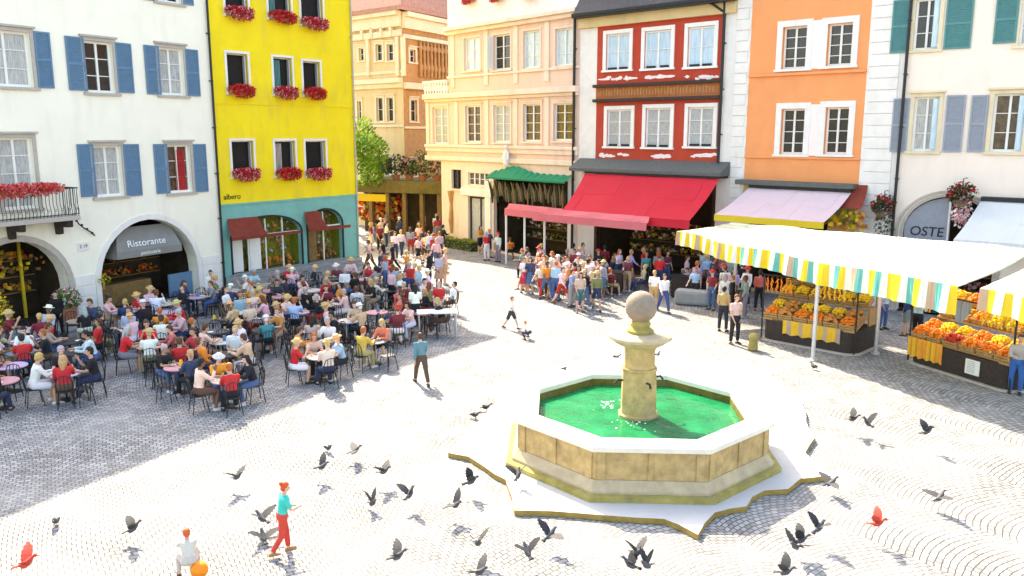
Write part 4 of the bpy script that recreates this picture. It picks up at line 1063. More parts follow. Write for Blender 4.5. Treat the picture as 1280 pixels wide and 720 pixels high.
# hedge at the peach house door, greenery on the market hall
def hedge(name, fac, x0, x1, d, w, h, label, mt='leaf_yellow', y=300, n=1500):
    u0, u1 = fac.at(x0, y)[0], fac.at(x1, y)[0]; rr = random.Random(int(x0)); m = MB()
    c = fac.world((u0+u1)/2, d); o = empty(name, c, fac.rot); L = (u1-u0)/2
    for _ in range(n):
        p = Vector((rr.uniform(-L, L), rr.uniform(-w/2, w/2), rr.uniform(.05, h*(1+.1*rr.random())))); s = .09*rr.uniform(.6, 1.3)
        a = Vector((rr.gauss(0, 1), rr.gauss(0, 1), rr.gauss(0, 1))).normalized(); b = a.orthogonal().normalized(); k = a.cross(b)
        m.add([p-b*s, p-k*s*.6, p+b*s, p+k*s*.6], [(0, 1, 2, 3)])
    m.build('foliage', M[mt], o); m = MB(); m.box(-L+.05, L-.05, -w/2+.05, w/2-.05, 0, h*.85); m.build('twigs', M['leaf_dark'], o)
    return tag(o, label, 'hedge')
hedge('hedge', pf, 552, 606, .9, .7, .75, 'low clipped yellow-green hedge at the foot of the peach house')
rr = random.Random(77)
for i, (px, sz, lf) in enumerate(((450, 1.0, 'leaf_green'), (468, .9, 'leaf_green'), (488, 1.1, 'leaf_dark'), (505, .9, 'leaf_dark'), (522, 1.3, 'leaf_green'), (540, 1.4, 'leaf_dark'))):
    u = hf.at(px, 225)[0]; o = potted('roof_shrub', hf.world(u, -1.0, hz1), ['bushy shrub at the yellow house end of the hall roof', 'small round shrub, second on the hall roof from the yellow house', 'dark wide shrub in the first half of the hall roof', 'dark small shrub in the second half of the hall roof', 'tall green shrub near the peach house end of the hall roof', 'tallest dark shrub at the peach house end of the hall roof'][i], 'shrub',
        ['leaf_yellow', 'blossom_pink'] if i % 2 else None, (1.1*sz, .9, .9*sz), 420, (.35, .4), .13, 60+i, lf); o['group'] = 'shrubs on the market hall roof'

def tree(loc, h, label, seed, crown=(2.6, 2.6, 2.4), n=3600, leaf=('leaf_bright', 'leaf_green')):
    rr = random.Random(seed); o = empty('tree', loc)
    t = MB(); top = Vector((.2, 0, h*.62)); t.tube([(0, 0, 0), (.08, .05, h*.3), top], [.24, .18, .13], 9)
    ends = []
    for k in range(9):
        a = k*2.4+rr.random(); e = top + Vector((math.cos(a)*crown[0]*.65, math.sin(a)*crown[1]*.65, rr.uniform(-.2, .75)*crown[2]))
        s = Vector((.1, 0, h*rr.uniform(.4, .62))); t.tube([s, s.lerp(e, .5)+Vector((0, 0, .25)), e], [.1, .06, .02], 6); ends.append(e)
    t.build('trunk', M['bark'], o)
    m = MB()
    for e in ends+[top+Vector((0, 0, crown[2]*.6))]:
        leaves(m, e, (crown[0]*.45, crown[1]*.45, crown[2]*.38), n//10, .17, (0, 1), rr, drop=.06)
    m.build('crown', [M[q] for q in leaf], o)
    return tag(o, label, 'tree')
p = G(452, 300); tree((p.x-1.5, p.y+1.5, 0), 9.3, 'bright green leafy tree peeking out behind the yellow house', 3, (3.2, 3.2, 3.6), 5200, ('leaf_bright', 'leaf_fresh'))

# ------------------------------------------------------------------ market canopies and stalls
ca0, ca1 = G(846, 289, 3.9), G(1198, 357, 3.9)
ex = Vector((ca1.x-ca0.x, ca1.y-ca0.y, 0)); CL = ex.length; ex.normalize(); ey = Vector((-ex.y, ex.x, 0))   # ey: away from the square towards the houses
def canopy(org, L, zf0, zf1, zb0, zb1, depth, label, posts, seed, v0=.65, v1=.9):
    o = empty('market_canopy', (org.x, org.y, 0), math.atan2(ex.y, ex.x)); rr = random.Random(seed)
    n = int(L/.27); k = 8; P = []
    def zf(t): return zf0+(zf1-zf0)*t + .05*math.sin(t*L*1.1) - .12*math.sin(math.pi*t)
    m = MB()
    for i in range(n+1):
        t = i/n; row = []; zb = zb0+(zb1-zb0)*t
        for j in range(k+1):
            s = j/k
            sag = -.14*math.sin(math.pi*s)*(.7+.3*math.sin(t*L*1.7))
            row.append(Vector((t*L, s*depth, zf(t)*(1-s)+zb*s+sag+.025*math.sin(t*L*1.3+s*3))))
        P.append(row)
    for i in range(n):
        for j in range(k): m.add([P[i][j], P[i+1][j], P[i+1][j+1], P[i][j+1]], [(0, 1, 2, 3)])
    f = m.build('roof_cloth', M['canopy_cream'], o, smooth=True); f.modifiers.new('t', 'SOLIDIFY').thickness = .015
    m = MB(); cols = [1, 0, 2, 1, 0, 3, 2, 0, 1, 2, 0, 1]
    for i in range(n):
        for h_ in range(2):
            a = P[i][0].lerp(P[i+1][0], h_/2); b = P[i][0].lerp(P[i+1][0], (h_+1)/2)
            vh = v0+(v1-v0)*i/n; mi = cols[i % 12] if i/n > .3 else (1 if i % 2 else (3 if (i % 3) == 0 else 0))
            w0 = .07*math.sin((i+h_/2)*1.9); w1 = .07*math.sin((i+(h_+1)/2)*1.9)
            m.add([a+Vector((0, -.01, 0)), b+Vector((0, -.01, 0)), b+Vector((0, -.06+w1, -vh)), a+Vector((0, -.06+w0, -vh))], [(0, 1, 2, 3)], mi)
    v = m.build('valance', [M['stripe_white'], M['stripe_yellow'], M['stripe_teal'], M['stripe_tan']], o); v.modifiers.new('t', 'SOLIDIFY').thickness = .012
    for u, d in posts:
        m = MB(); t = max(0, min(1, u/L)); z = zf(t)*(1-d/depth)+(zb0+(zb1-zb0)*t)*d/depth-.12
        m.tube([(u, d, .08), (u, d, z)], .075, 10); m.lathe([(.18, 0), (.18, .05), (.1, .07), (.1, .12)], (u, d, 0), 14); m.build('pole', M['light_metal'], o)
    m = MB(); m.tube([P[0][k]-Vector((0, .05, .08)), P[n][k]-Vector((0, .05, .08))], .03, 6)
    m.tube([P[0][0]-Vector((0, -.05, .1)), P[n][0]-Vector((0, -.05, .1))], .03, 6); m.build('rail', M['light_metal'], o)
    return tag(o, label, 'market canopy')
pole = G(1018, 470)
pu = (pole-Vector((ca0.x, ca0.y, 0))).dot(ex); pd = (pole-Vector((ca0.x, ca0.y, 0))).dot(ey)
rr0 = ray(1018, 400); kx = rr0.x/rr0.y; pu = (kx*ca0.y-ca0.x)/(ex.x-kx*ex.y); pd = .04   # where the pole's bearing meets the front edge
#print('canopy', CL, 'pole at', pu, pd)
canopy(ca0, CL, 3.9, 3.9, 4.2, 4.85, 3.2, 'long cream market canopy with a striped valance over two stalls', [(pu, max(.05, pd)), (.6, 3.0), (CL*.5, 3.0), (CL*.62, 3.0)], 3)
o2 = ca0 + ex*(CL+.75); canopy(o2, 6.5, 3.95, 3.9, 4.9, 4.9, 3.2, 'shorter pale canopy with teal stripes next to the long one', [(6.2, .3), (.3, 3.0), (6.2, 3.0)], 4)

def stall(px0, py0, px1, py1, label, seed):
    a, b = G(px0, py0), G(px1, py1); d = b-a; L = d.length; rz = math.atan2(d.y, d.x)
    o = empty('market_stall', a, rz); dep = 2.3
    m = MB(); r = .5; pts = []
    for cx, cy, a0 in ((L-r, r, -90), (L-r, dep-r, 0), (r, dep-r, 90), (r, r, 180)):
        for k in range(6): t = rad(a0+18*k); pts.append((cx+r*math.cos(t), cy+r*math.sin(t)))
    m.prism(pts, .05, .95); m.build('counter', M['dark_wood'], o)
    m = MB(); m.prism([(L/2+(p[0]-L/2)*1.05, dep/2+(p[1]-dep/2)*1.1) for p in pts], 0, .07); m.build('base', M['taupe_trim'], o)
    m = MB(); m.add([(.05, .0, .96), (L-.05, .0, .96), (L-.05, 1.2, 1.4), (.05, 1.2, 1.4), (.05, 0, .9), (L-.05, 0, .9), (L-.05, 1.2, 1.33), (.05, 1.2, 1.33)], [(0, 1, 2, 3), (7, 6, 5, 4), (0, 4, 5, 1), (3, 2, 6, 7), (0, 3, 7, 4), (1, 5, 6, 2)]); m.build('sloping_shelf', M['wood_crate'], o)
    m = MB(); m.box(.05, L-.05, 1.3, 1.9, 1.62, 1.68); m.box(.05, .11, 1.3, 1.9, .96, 1.61); m.box(L-.11, L-.05, 1.3, 1.9, .96, 1.61); m.build('rear_shelf', M['wood_crate'], o)
    m = MB(); m.box(.05, L-.05, 1.95, 2.25, 2.10, 2.15); m.box(.05, .11, 1.95, 2.25, .96, 2.09); m.box(L-.11, L-.05, 1.95, 2.25, .96, 2.09); m.build('rear_shelf', M['wood_crate'], o)
    for x, y in ((.04, .02), (L-.04, .02), (.04, dep), (L-.04, dep)):
        m = MB(); m.tube([(x, y, .08), (x, y, 2.75)], .035, 8); m.build('post', M['dark_metal'], o)
    m = MB(); m.tube([(0, .02, 2.75), (L, .02, 2.75)], .03, 6); m.build('hanging_rail', M['dark_metal'], o)
    tag(o, label, 'market stall')
    return o, a, rz, L
def crate_proto(fr, kind, seed):
    rr = random.Random(seed); o = empty('produce_crate'); w, d, h = .29, .24, .16
    m = MB(); m.box(-w, w, -d, d, 0, .015)
    for z in (.03, .10):
        m.box(-w, w, -d, -d+.012, z, z+.05); m.box(-w, w, d-.012, d, z, z+.05); m.box(-w, -w+.012, -d+.012, d-.012, z, z+.05); m.box(w-.012, w, -d+.012, d-.012, z, z+.05)
    for x in (-w+.02, w-.02):
        for y in (-d+.02, d-.02): m.box(x-.015, x+.015, y-.015, y+.015, 0, h)
    m.build('crate', M['wood_crate'], o)
    m = MB()
    for _ in range(70 if kind != 'loaf' else 26):
        x, y = rr.uniform(-w+.05, w-.05), rr.uniform(-d+.05, d-.05); z = .07+.17*(1-(x/w)**2)*(1-(y/d)**2)*rr.random()**.4+.04
        if kind == 'round': m.ell((x, y, z), (.045, .045, .042), 7, 5)
        elif kind == 'long': m.tube([(x-.06, y-.02, z), (x, y, z+.025), (x+.06, y+.03, z)], [.012, .024, .010], 6, round_=True)
        else: m.ell((x, y, z+.02), (.11, .055, .045), 8, 5, mat3=Matrix.Rotation(rr.uniform(-.6, .6), 3, 'Z'))
    m.build('contents', M[fr], o, smooth=True)
    return o
crates = {k: crate_proto(*v) for k, v in {'lemons': ('fruit_yellow', 'round', 1), 'oranges': ('fruit_orange', 'round', 2), 'bananas': ('fruit_yellow', 'long', 3), 'bread loaves': ('bread_brown', 'loaf', 4), 'carrots': ('fruit_orange', 'long', 5), 'apples': ('fruit_red', 'round', 6)}.items()}
fresh = set(crates)
ORD = ['first', 'second', 'third', 'fourth', 'fifth', 'sixth', 'seventh', 'eighth', 'ninth']
def put_crate(kind, st, a, rz, x, y, z, tilt, label, group):
    if kind in fresh: o = crates[kind]; fresh.discard(kind)
    else: o = copy_tree(crates[kind])
    c, s = math.cos(rz), math.sin(rz); o.location = (a.x+c*x-s*y, a.y+s*x+c*y, z); o.rotation_euler = (tilt, 0, rz); o.scale = (1.0, 1.12, 1.45)
    tag(o, label, 'crate', group)
def fill(info, nm, top, low):
    st, a, rz, L = info
    for rowi, (kinds, y, z, tilt, rn) in enumerate(((low, .28, 1.07, rad(20), 'front'), ([top[(i+2) % len(top)] for i in range(len(top))], .83, 1.27, rad(20), 'middle'), (top, 1.6, 1.80, rad(26), 'rear'), ([top[(i+1) % len(top)] for i in range(len(top))], 2.1, 2.27, rad(30), 'highest'))):
        n = max(3, int((L-.2)/.60))
        for i in range(n):
            k = kinds[i % len(kinds)]
            put_crate(k, st, a, rz, .4+(L-.8)*i/(n-1), y, z, tilt, f'crate of {k}, {ORD[i]} along the {rn} shelf of the {nm} stall from the fountain side' if False else f'crate of {k}, {ORD[i]} from the fountain-side post, {rn} shelf, {nm} stall', f'produce crates on the {nm} stall')
stA = stall(950, 424, 1068, 446, 'dark market stall heaped with yellow produce, behind the metal canopy pole', 1)
stB = stall(1133, 452, 1262, 492, 'dark market stall with orange striped cloth and a white notice, nearest the camera', 2)
fill(stA, 'farther', ['lemons', 'bananas', 'lemons', 'bread loaves'], ['oranges', 'bread loaves', 'carrots'])
fill(stB, 'nearer', ['lemons', 'bananas', 'oranges'], ['carrots', 'oranges', 'apples', 'oranges'])
def local(info, x, y): 
    st, a, rz, L = info; c, s = math.cos(rz), math.sin(rz); return Vector((a.x+c*x-s*y, a.y+s*x+c*y, 0))
def hung_cloth(info, x0, x1, z0, z1, mats, label, nm, wav=.02, y=-.06, n=14):
    p = local(info, x0, y); o = MB(); L = x1-x0
    for i in range(n):
        a, b = L*i/n, L*(i+1)/n; dy = lambda t: wav*math.sin(t*22)
        e0, e1 = .05*math.sin(i*2.1), .05*math.sin((i+1)*2.1)
        o.add([(a, dy(a), z1-z0), (b, dy(b), z1-z0), (b, dy(b)*1.5, e1), (a, dy(a)*1.5, e0)], [(0, 1, 2, 3)], i % len(mats))
    ob = o.build(nm, [M[q] for q in mats], loc=(p.x, p.y, z0)); ob.rotation_euler = (0, 0, info[2]); ob.modifiers.new('t', 'SOLIDIFY').thickness = .01
    return tag(ob, label, 'cloth')
hung_cloth(stA, 1.0, stA[3]-.6, .42, 1.0, ['cloth_yellow', 'stripe_tan', 'cloth_yellow'], 'yellow cloth strips hanging down the counter of the stall behind the pole', 'hanging_cloth')
hung_cloth(stB, .06, 1.55, .30, 1.02, ['cloth_yellow', 'cloth_orange'], 'orange and yellow striped cloth hanging off the nearer stall counter', 'hanging_cloth')
m = MB(); m.box(-.28, .28, -.02, .0, -.26, .26)
for r_ in range(7): m.box(-.2, .2*(.5+.5*math.sin(r_*3.1)**2), -.024, -.021, .18-r_*.06, .195-r_*.06, 1)
p = local(stB, stB[3]*.66, -.02); o = m.build('notice', [M['white_paint'], M['grey_stone']], loc=(p.x, p.y, .52)); o.rotation_euler = (0, 0, stB[2]); tag(o, 'white notice pinned low on the nearer stall counter', 'notice')
# strings of wares under the rails
def strings(info, x0, x1, mt, label, n, seed, kind='long'):
    rr = random.Random(seed); p = local(info, x0, .02); o = MB()
    for i in range(n):
        x = (x1-x0)*i/max(1, n-1)
        o.tube([(x, 0, 0), (x, 0, -.15)], .006, 4)
        for k in range(5): o.tube([(x+rr.uniform(-.04, .04), rr.uniform(-.05, .05), -.12-k*.10), (x+rr.uniform(-.06, .06), rr.uniform(-.05, .05), -.26-k*.10)], [.03, .022], 6, round_=True)
    ob = o.build('hanging_produce', M[mt], loc=(p.x, p.y, 2.73)); ob.rotation_euler = (0, 0, info[2]); return tag(ob, label, 'produce')
strings(stA, .2, 1.2, 'fruit_orange', 'orange strings of peppers hung at the square-side end of the farther stall', 6, 1)
strings(stA, 2.6, 3.4, 'fruit_yellow', 'yellow strings of corn hung over the farther stall by its last post', 5, 2)
strings(stB, .1, .8, 'fruit_yellow', 'yellow strings of corn hung at the first post of the nearer stall', 5, 3)
strings(stB, stB[3]-1.3, stB[3]-.2, 'fruit_yellow', 'yellow strings of corn hung at the last post of the nearer stall', 7, 4)
m = MB(); n = 10
for i in range(n):
    a, b = 1.2*i/n, 1.2*(i+1)/n; f = lambda t: -.25-.55*math.exp(-((t-.75)/.3)**2)
    m.add([(a, .03*math.sin(a*20), 0), (b, .03*math.sin(b*20), 0), (b, .05*math.sin(b*20), f(b)), (a, .05*math.sin(a*20), f(a))], [(0, 1, 2, 3)])
p = local(stB, 1.3, .05); o = m.build('hanging_cloth', M['lilac_paint'], loc=(p.x, p.y, 2.7)); o.rotation_euler = (0, 0, stB[2]); o.modifiers.new('t', 'SOLIDIFY').thickness = .01; tag(o, 'grey lilac scarf draped from the rail of the nearer stall', 'scarf')
# hanging baskets on the blush house
def basket(px, py, d, label, cols, seed, s=1.0):
    u, z = bf.at(px, py, d); o = empty('hanging_basket', bf.world(u, d, z), bf.rot); rr = random.Random(seed)
    m = MB(); m.lathe([(.06, -.45), (.3, -.3), (.38, 0), (.36, .01)], n=14); m.build('basket', M['bark'], o)
    m = MB(); m.tube([(0, d, .95), (0, 0, .95), (0, 0, .0)], .02, 6); m.build('bracket', M['black_iron'], o)
    m = MB(); leaves(m, (0, 0, .25), (.55*s, .45, .5), 500, .08, (0,), rr); m.build('foliage', M['leaf_dark'], o)
    m = MB(); leaves(m, (0, -.02, .3), (.6*s, .5, .55), 520, .07, (0, 1), rr, hollow=.6); leaves(m, (.05, -.1, -.55), (.42*s, .35, .75), 380, .08, (2, 3), rr); m.build('blossoms', [M[q] for q in cols], o)
    tag(o, label, 'flower basket', 'flower baskets on the blush house')
basket(1202, 250, .8, 'big hanging basket of dark red and white flowers between the arch and the white awning', ['blossom_red', 'leaf_dark', 'blossom_white', 'blossom_pink'], 1, 1.1)
basket(1104, 264, .6, 'smaller hanging basket of dark red flowers by the drainpipe', ['blossom_red', 'leaf_dark', 'blossom_white', 'leaf_dark'], 2)

# stone blocks and dark counters by the red awning
def counter(px0, px1, py, h, mt, label, name='counter', d=1.0):
    a, b = G(px0, py), G(px1, py-0); dv = b-a; L = dv.length; o = empty(name, a, math.atan2(dv.y, dv.x)+rf.rot*.35)
    m = MB(); m.box(0, L, 0, d, .06, h-.06); m.build('body', M[mt], o, bevel=.03); m = MB(); m.box(-.05, L+.05, -.05, d+.05, h-.055, h); m.build('top', M['dark_metal' if mt == 'dark_wood' else mt], o)
    m = MB(); m.box(.06, L-.06, .05, d-.05, 0, .058); m.build('base', M['dark_metal'], o)
    tag(o, label, 'counter')
counter(742, 776, 366, 1.15, 'dark_wood', 'dark serving counter in the crowd under the red awning')
counter(838, 876, 372, 1.15, 'dark_wood', 'dark serving counter between the fountain ball and the canopy', d=.8)
a = G(522, 424); o = empty('standing_table', a, rad(8)); m = MB(); m.box(0, 1.7, 0, .8, 1.04, 1.1); m.build('table_top', M['white_paint'], o, bevel=.01)
for x in (.08, 1.62):
    for y in (.08, .72):
        m = MB(); m.tube([(x, y, 0), (x, y, 1.035)], .035, 8); m.build('leg', M['light_metal'], o)
tag(o, 'tall white standing table at the street end of the terrace', 'table')
m = MB(); m.box(0, 1.7, 0, .8, 0, .75); p = G(842, 381); o = m.build('stone_trough', M['grey_stone'], loc=(p.x, p.y, .01), bevel=.16); o.rotation_euler = (0, 0, rf.rot*.5); tag(o, 'rounded grey stone trough in front of the dark counter', 'trough')
# yellow bollard-like parcel by the farther stall
m = MB(); m.lathe([(.16, 0), (.2, .1), (.16, .5), (.2, .58), (.12, .7)], n=12); p = G(941, 438); o = m.build('milk_can', M['mossy_stone'], loc=p, smooth=True); tag(o, 'small mossy yellow urn at the square-side end of the farther stall', 'urn')

# ------------------------------------------------------------------ pigeons
def wing(side, up, fold, mt, spread=1.0):
    """flat feathered wing with finger feathers, hinged at the shoulder"""
    m = MB(); n = 9; L = .40*spread
    lead, trail = [], []
    for i in range(n+1):
        t = i/n
        x = .03+L*t; zz = math.sin(up)*(x)*(1-.25*t); xx = math.cos(up)*x
        lead.append(Vector((side*xx, -.03-.05*math.sin(t*math.pi)+.05*t*t+fold*t, .03+zz)))
        ch = .105*(1-t**2.2)+.02+(.02 if i % 2 else 0)
        trail.append(Vector((side*xx*.99, -.03+ch+.05*t+fold*t, .022+zz)))
    for i in range(n):
        a, b, c, d = lead[i], lead[i+1], trail[i+1], trail[i]
        m.add([a+Vector((0, 0, .006)), b+Vector((0, 0, .005)), c, d, a-Vector((0, 0, .006)), b-Vector((0, 0, .005)), c-Vector((0, 0, .003)), d-Vector((0, 0, .003))], [(0, 1, 2, 3), (7, 6, 5, 4), (0, 4, 5, 1), (3, 2, 6, 7), (0, 3, 7, 4), (1, 5, 6, 2)])
    return m
def bird_proto(kind, cmat, wmat, nm='pigeon'):
    o_m = MB()                                                  # one body from beak to tail, facing -y
    prof = [(-.185, .115, .004), (-.165, .117, .013), (-.150, .122, .028), (-.125, .125, .034), (-.10, .105, .034), (-.07, .07, .048), (-.02, .03, .066), (.05, .0, .062), (.10, -.005, .042), (.14, .0, .022)]
    sc = 1.0; rs = []
    for y, z, r in prof:
        rs.append([(r*math.cos(2*math.pi*i/10), y, z+r*.95*math.sin(2*math.pi*i/10)) for i in range(10)])
    o_m.rings(rs)
    o_m.add([(-.02, .12, .008), (.02, .12, .008), (.055, .25, -.005), (-.055, .25, -.005), (-.02, .12, -.006), (.02, .12, -.006), (.055, .25, -.012), (-.055, .25, -.012)], [(0, 1, 2, 3), (7, 6, 5, 4), (0, 4, 5, 1), (3, 2, 6, 7), (0, 3, 7, 4), (1, 5, 6, 2)], 1)
    o_m.ell((-.022, -.145, .132), (.006, .007, .007), 6, 4, 2); o_m.ell((.022, -.145, .132), (.006, .007, .007), 6, 4, 2)
    o_m.tube([(0, -.175, .117), (0, -.21, .108)], [.009, .003], 6, m=3)
    for sx in (-.022, .022):
        if kind == 'stand': o_m.tube([(sx, .02, -.03), (sx, .015, -.115)], .007, 5, m=3); [o_m.tube([(sx, .015, -.115), (sx+q, -.03, -.12)], .005, 4, m=3) for q in (-.015, 0, .015)]
        else: o_m.tube([(sx, .06, -.04), (sx, .12, -.06)], .007, 5, m=3)
    o = o_m.build(nm, [M[cmat], M[wmat], M['eye'], M['beak']], smooth=True)
    if kind == 'stand':
        for s in (-1, 1):
            m = MB(); m.ell((s*.052, .05, .03), (.02, .12, .045), 8, 6, mat3=Matrix.Rotation(rad(-8*s), 3, 'Z')); m.build('wing', M[wmat], o, smooth=True)
    else:
        up = {'up': 52, 'vee': 30, 'flat': 8, 'down': -22, 'steep': 70}[kind]
        for s in (-1, 1): wing(s, rad(up + (12 if s > 0 and kind in ('vee', 'flat') else 0)), .03 if kind != 'flat' else .06, wmat).build('wing', M[wmat], o)
    return o
BP = {}
def bird(px, py, h, head, kind, label, nm='pigeon', s=1.02, bank=0, mats=('pigeon_grey', 'pigeon_dark'), cat='pigeon', group='pigeons around the fountain'):
    key = (kind, nm)
    if key not in BP: BP[key] = bird_proto(kind, mats[0], mats[1], nm); o = BP[key]
    else: o = copy_tree(BP[key])
    g0 = G(px, py, h); o.location = (g0.x, g0.y, h + (.12*s if kind == 'stand' else 0)); o.rotation_euler = (rad(-8 if kind != 'stand' else 0), rad(bank), rad(head)); o.scale = (s, s, s)
    tag(o, label, cat, group)
B_ = [ # px, py of the body, height, heading, kind, bank, label
 (168, 661, .30, 120, 'vee', 12, 'pigeon flapping low, nearest to the red crescent-winged bird'),
 (297, 597, .35, 60, 'vee', 8, 'pigeon landing with one raised wing, above and behind the running girl'),
 (404, 584, .35, 80, 'vee', -8, 'dark pigeon with spread wings between the girl and the café shade'),
 (445, 564, .30, 100, 'flat', 5, 'pigeon gliding flat, closest of all flying pigeons to the man in teal'),
 (481, 590, .40, 70, 'vee', 10, 'pigeon with broad vee wings in the middle of the arc towards the girl'),
 (466, 630, .18, 40, 'steep', 0, 'pigeon landing with wings straight up, middle of the flock'),
 (513, 618, .35, 150, 'up', 10, 'pigeon lifting off halfway between girl and platform corner'),
 (590, 602, .35, 110, 'steep', -20, 'pigeon tilted steeply just outside the platform tip'),
 (571, 632, .35, 60, 'vee', -15, 'pigeon flapping just below the platform tip'),
 (648, 594, .40, 160, 'up', 8, 'pigeon rising on the platform beside the basin plinth'),
 (598, 680, .40, 20, 'up', 0, 'upright pigeon fluttering straight down from the platform tip'),
 (659, 690, .32, 200, 'up', 8, 'pigeon with raised wings just below the platform front corner'),
 (688, 669, .32, 140, 'vee', -14, 'pigeon flapping close under the platform front edge'),
 (499, 696, .45, 90, 'vee', 6, 'large pigeon with widest spread wings near the picture bottom'),
 (797, 692, .45, 30, 'up', 6, 'pigeon rising high in the pair below the fountain'),
 (808, 708, .35, 320, 'steep', -12, 'pigeon tucked behind in the pair below the fountain'),
 (786, 706, .3, 250, 'vee', 0, 'pigeon on the outer side of the pair below the fountain'),
 (1003, 676, .35, 70, 'up', 10, 'pigeon lowest in the busy trio beyond the platform point'),
 (1024, 660, .40, 130, 'up', -10, 'pigeon highest in the busy trio beyond the platform point'),
 (993, 684, .30, 300, 'vee', 12, 'pigeon with flat wings in the busy trio beyond the platform point'),
 (1040, 604, .30, 100, 'flat', 0, 'small pigeon at the platform edge point facing the stalls'),
 (1068, 524, .45, 60, 'vee', 0, 'pale pigeon in the pair on open paving toward the stalls'),
 (1084, 529, .45, 200, 'up', 8, 'second pigeon of the pair on open paving toward the stalls'),
 (1160, 540, .50, 90, 'up', 0, 'pigeon hovering alone on the paving below the nearer stall'),
 (1176, 622, .35, 110, 'flat', 12, 'pigeon gliding alone, far side of the paving from the fountain'),
 (601, 716, .3, 60, 'vee', 0, 'pigeon cut by the picture bottom under the platform tip'),
 (984, 716, .25, 60, 'up', 0, 'pigeon cut by the picture bottom near the busy trio'),
 (326, 648, .30, 240, 'vee', 0, 'brown-grey pigeon flapping right behind the running girl at waist height'),
 (329, 672, .12, 210, 'vee', 0, 'brown-grey pigeon low at the heels of the running girl'),
]
for px, py, h, hd, k, bank, lb in B_: bird(px, py, h, hd, k, lb, bank=bank)
for px, py, hd, lb in ((705, 466, 30, 'small pigeon standing on the paving behind the basin, toward the terrace'), (771, 451, 80, 'small pigeon standing behind the fountain pillar'), (822, 448, 140, 'small pigeon standing behind the fountain toward the stalls'),
                       (411, 566, 40, 'tiny pigeon standing beside the gliding one near the shade edge'), (1016, 462, 200, 'pigeon standing at the foot of the canopy pole'), (595, 524, 60, 'first of two pigeons pecking beside the platform rear tip'),
                       (609, 514, 90, 'second of two pigeons pecking beside the platform rear tip'), (70, 659, 20, 'lone pigeon standing above the red crescent-winged bird')):
    bird(px, py, 0, hd, 'stand', lb, s=1.0)
bird(35, 705, .35, 100, 'vee', 'bright red bird with upswept crescent wings near the corner', nm='red_bird', s=1.2, mats=('bird_red', 'bird_red'), cat='bird', group=None)
bird(1099, 655, .45, 60, 'up', 'rust red bird flying over the paving beyond the fountain', nm='red_bird', s=1.0, mats=('bird_red', 'bird_red'), cat='bird', group=None)

# ------------------------------------------------------------------ café tables and chairs
def chair_proto():
    o = empty('cafe_chair')
    m = MB(); m.lathe([(.19, .435), (.205, .445), (.205, .46), (.19, .465)], n=12); m.build('seat', M['dark_metal'], o)
    m = MB()
    m.tube([(-.18, .17, .46), (-.19, .21, .70), (-.14, .235, .86), (0, .245, .90), (.14, .235, .86), (.19, .21, .70), (.18, .17, .46)], .014, 6)
    for x in (-.09, 0, .09): m.tube([(x, .19, .46), (x, .24, .88)], .010, 5)
    m.build('backrest', M['dark_metal'], o)
    for sx in (-1, 1):
        for sy in (-1, 1): m = MB(); m.tube([(sx*.15, sy*.14, .44), (sx*.20, sy*.20, 0)], .013, 6); m.build('leg', M['dark_metal'], o)
    return o
def table_proto(r):
    o = empty('cafe_table')
    m = MB(); m.lathe([(r-.02, .71), (r, .72), (r, .74), (r-.01, .75)], n=18); m.build('table_top', M['painted'], o)
    m = MB(); m.tube([(0, 0, .04), (0, 0, .705)], .03, 8); m.build('pedestal', M['dark_metal'], o)
    m = MB(); m.lathe([(.24, 0), (.24, .02), (.06, .05)], n=14); m.build('base', M['dark_metal'], o)
    return o
CH, TB = chair_proto(), table_proto(.44)
def plate_proto():
    m = MB(); m.lathe([(.05, 0), (.08, .003), (.125, .016), (.12, .018), (.05, .008)], n=14); return m.build('plate', M['porcelain'])
def glass_proto():
    m = MB(); m.lathe([(.032, 0), (.035, .004), (.04, .12), (.036, .12), (.03, .02)], n=10); return m.build('drinking_glass', M['painted'])
def jug_proto():
    o = MB(); o.lathe([(.05, 0), (.075, .05), (.06, .14), (.045, .19), (.05, .2)], n=12); j = o.build('jug', M['painted'])
    return j
PLT, GLS, JUG = plate_proto(), glass_proto(), jug_proto()
first = {'ch': True, 'tb': True, 'pl': True, 'gl': True, 'jg': True}
def inst(key, o):
    if first[key]: first[key] = False; return o
    return copy_tree(o)
def recolor(root, name, col):
    for ch in COL.objects: pass
def kids_of(o): return [c for c in o.children]

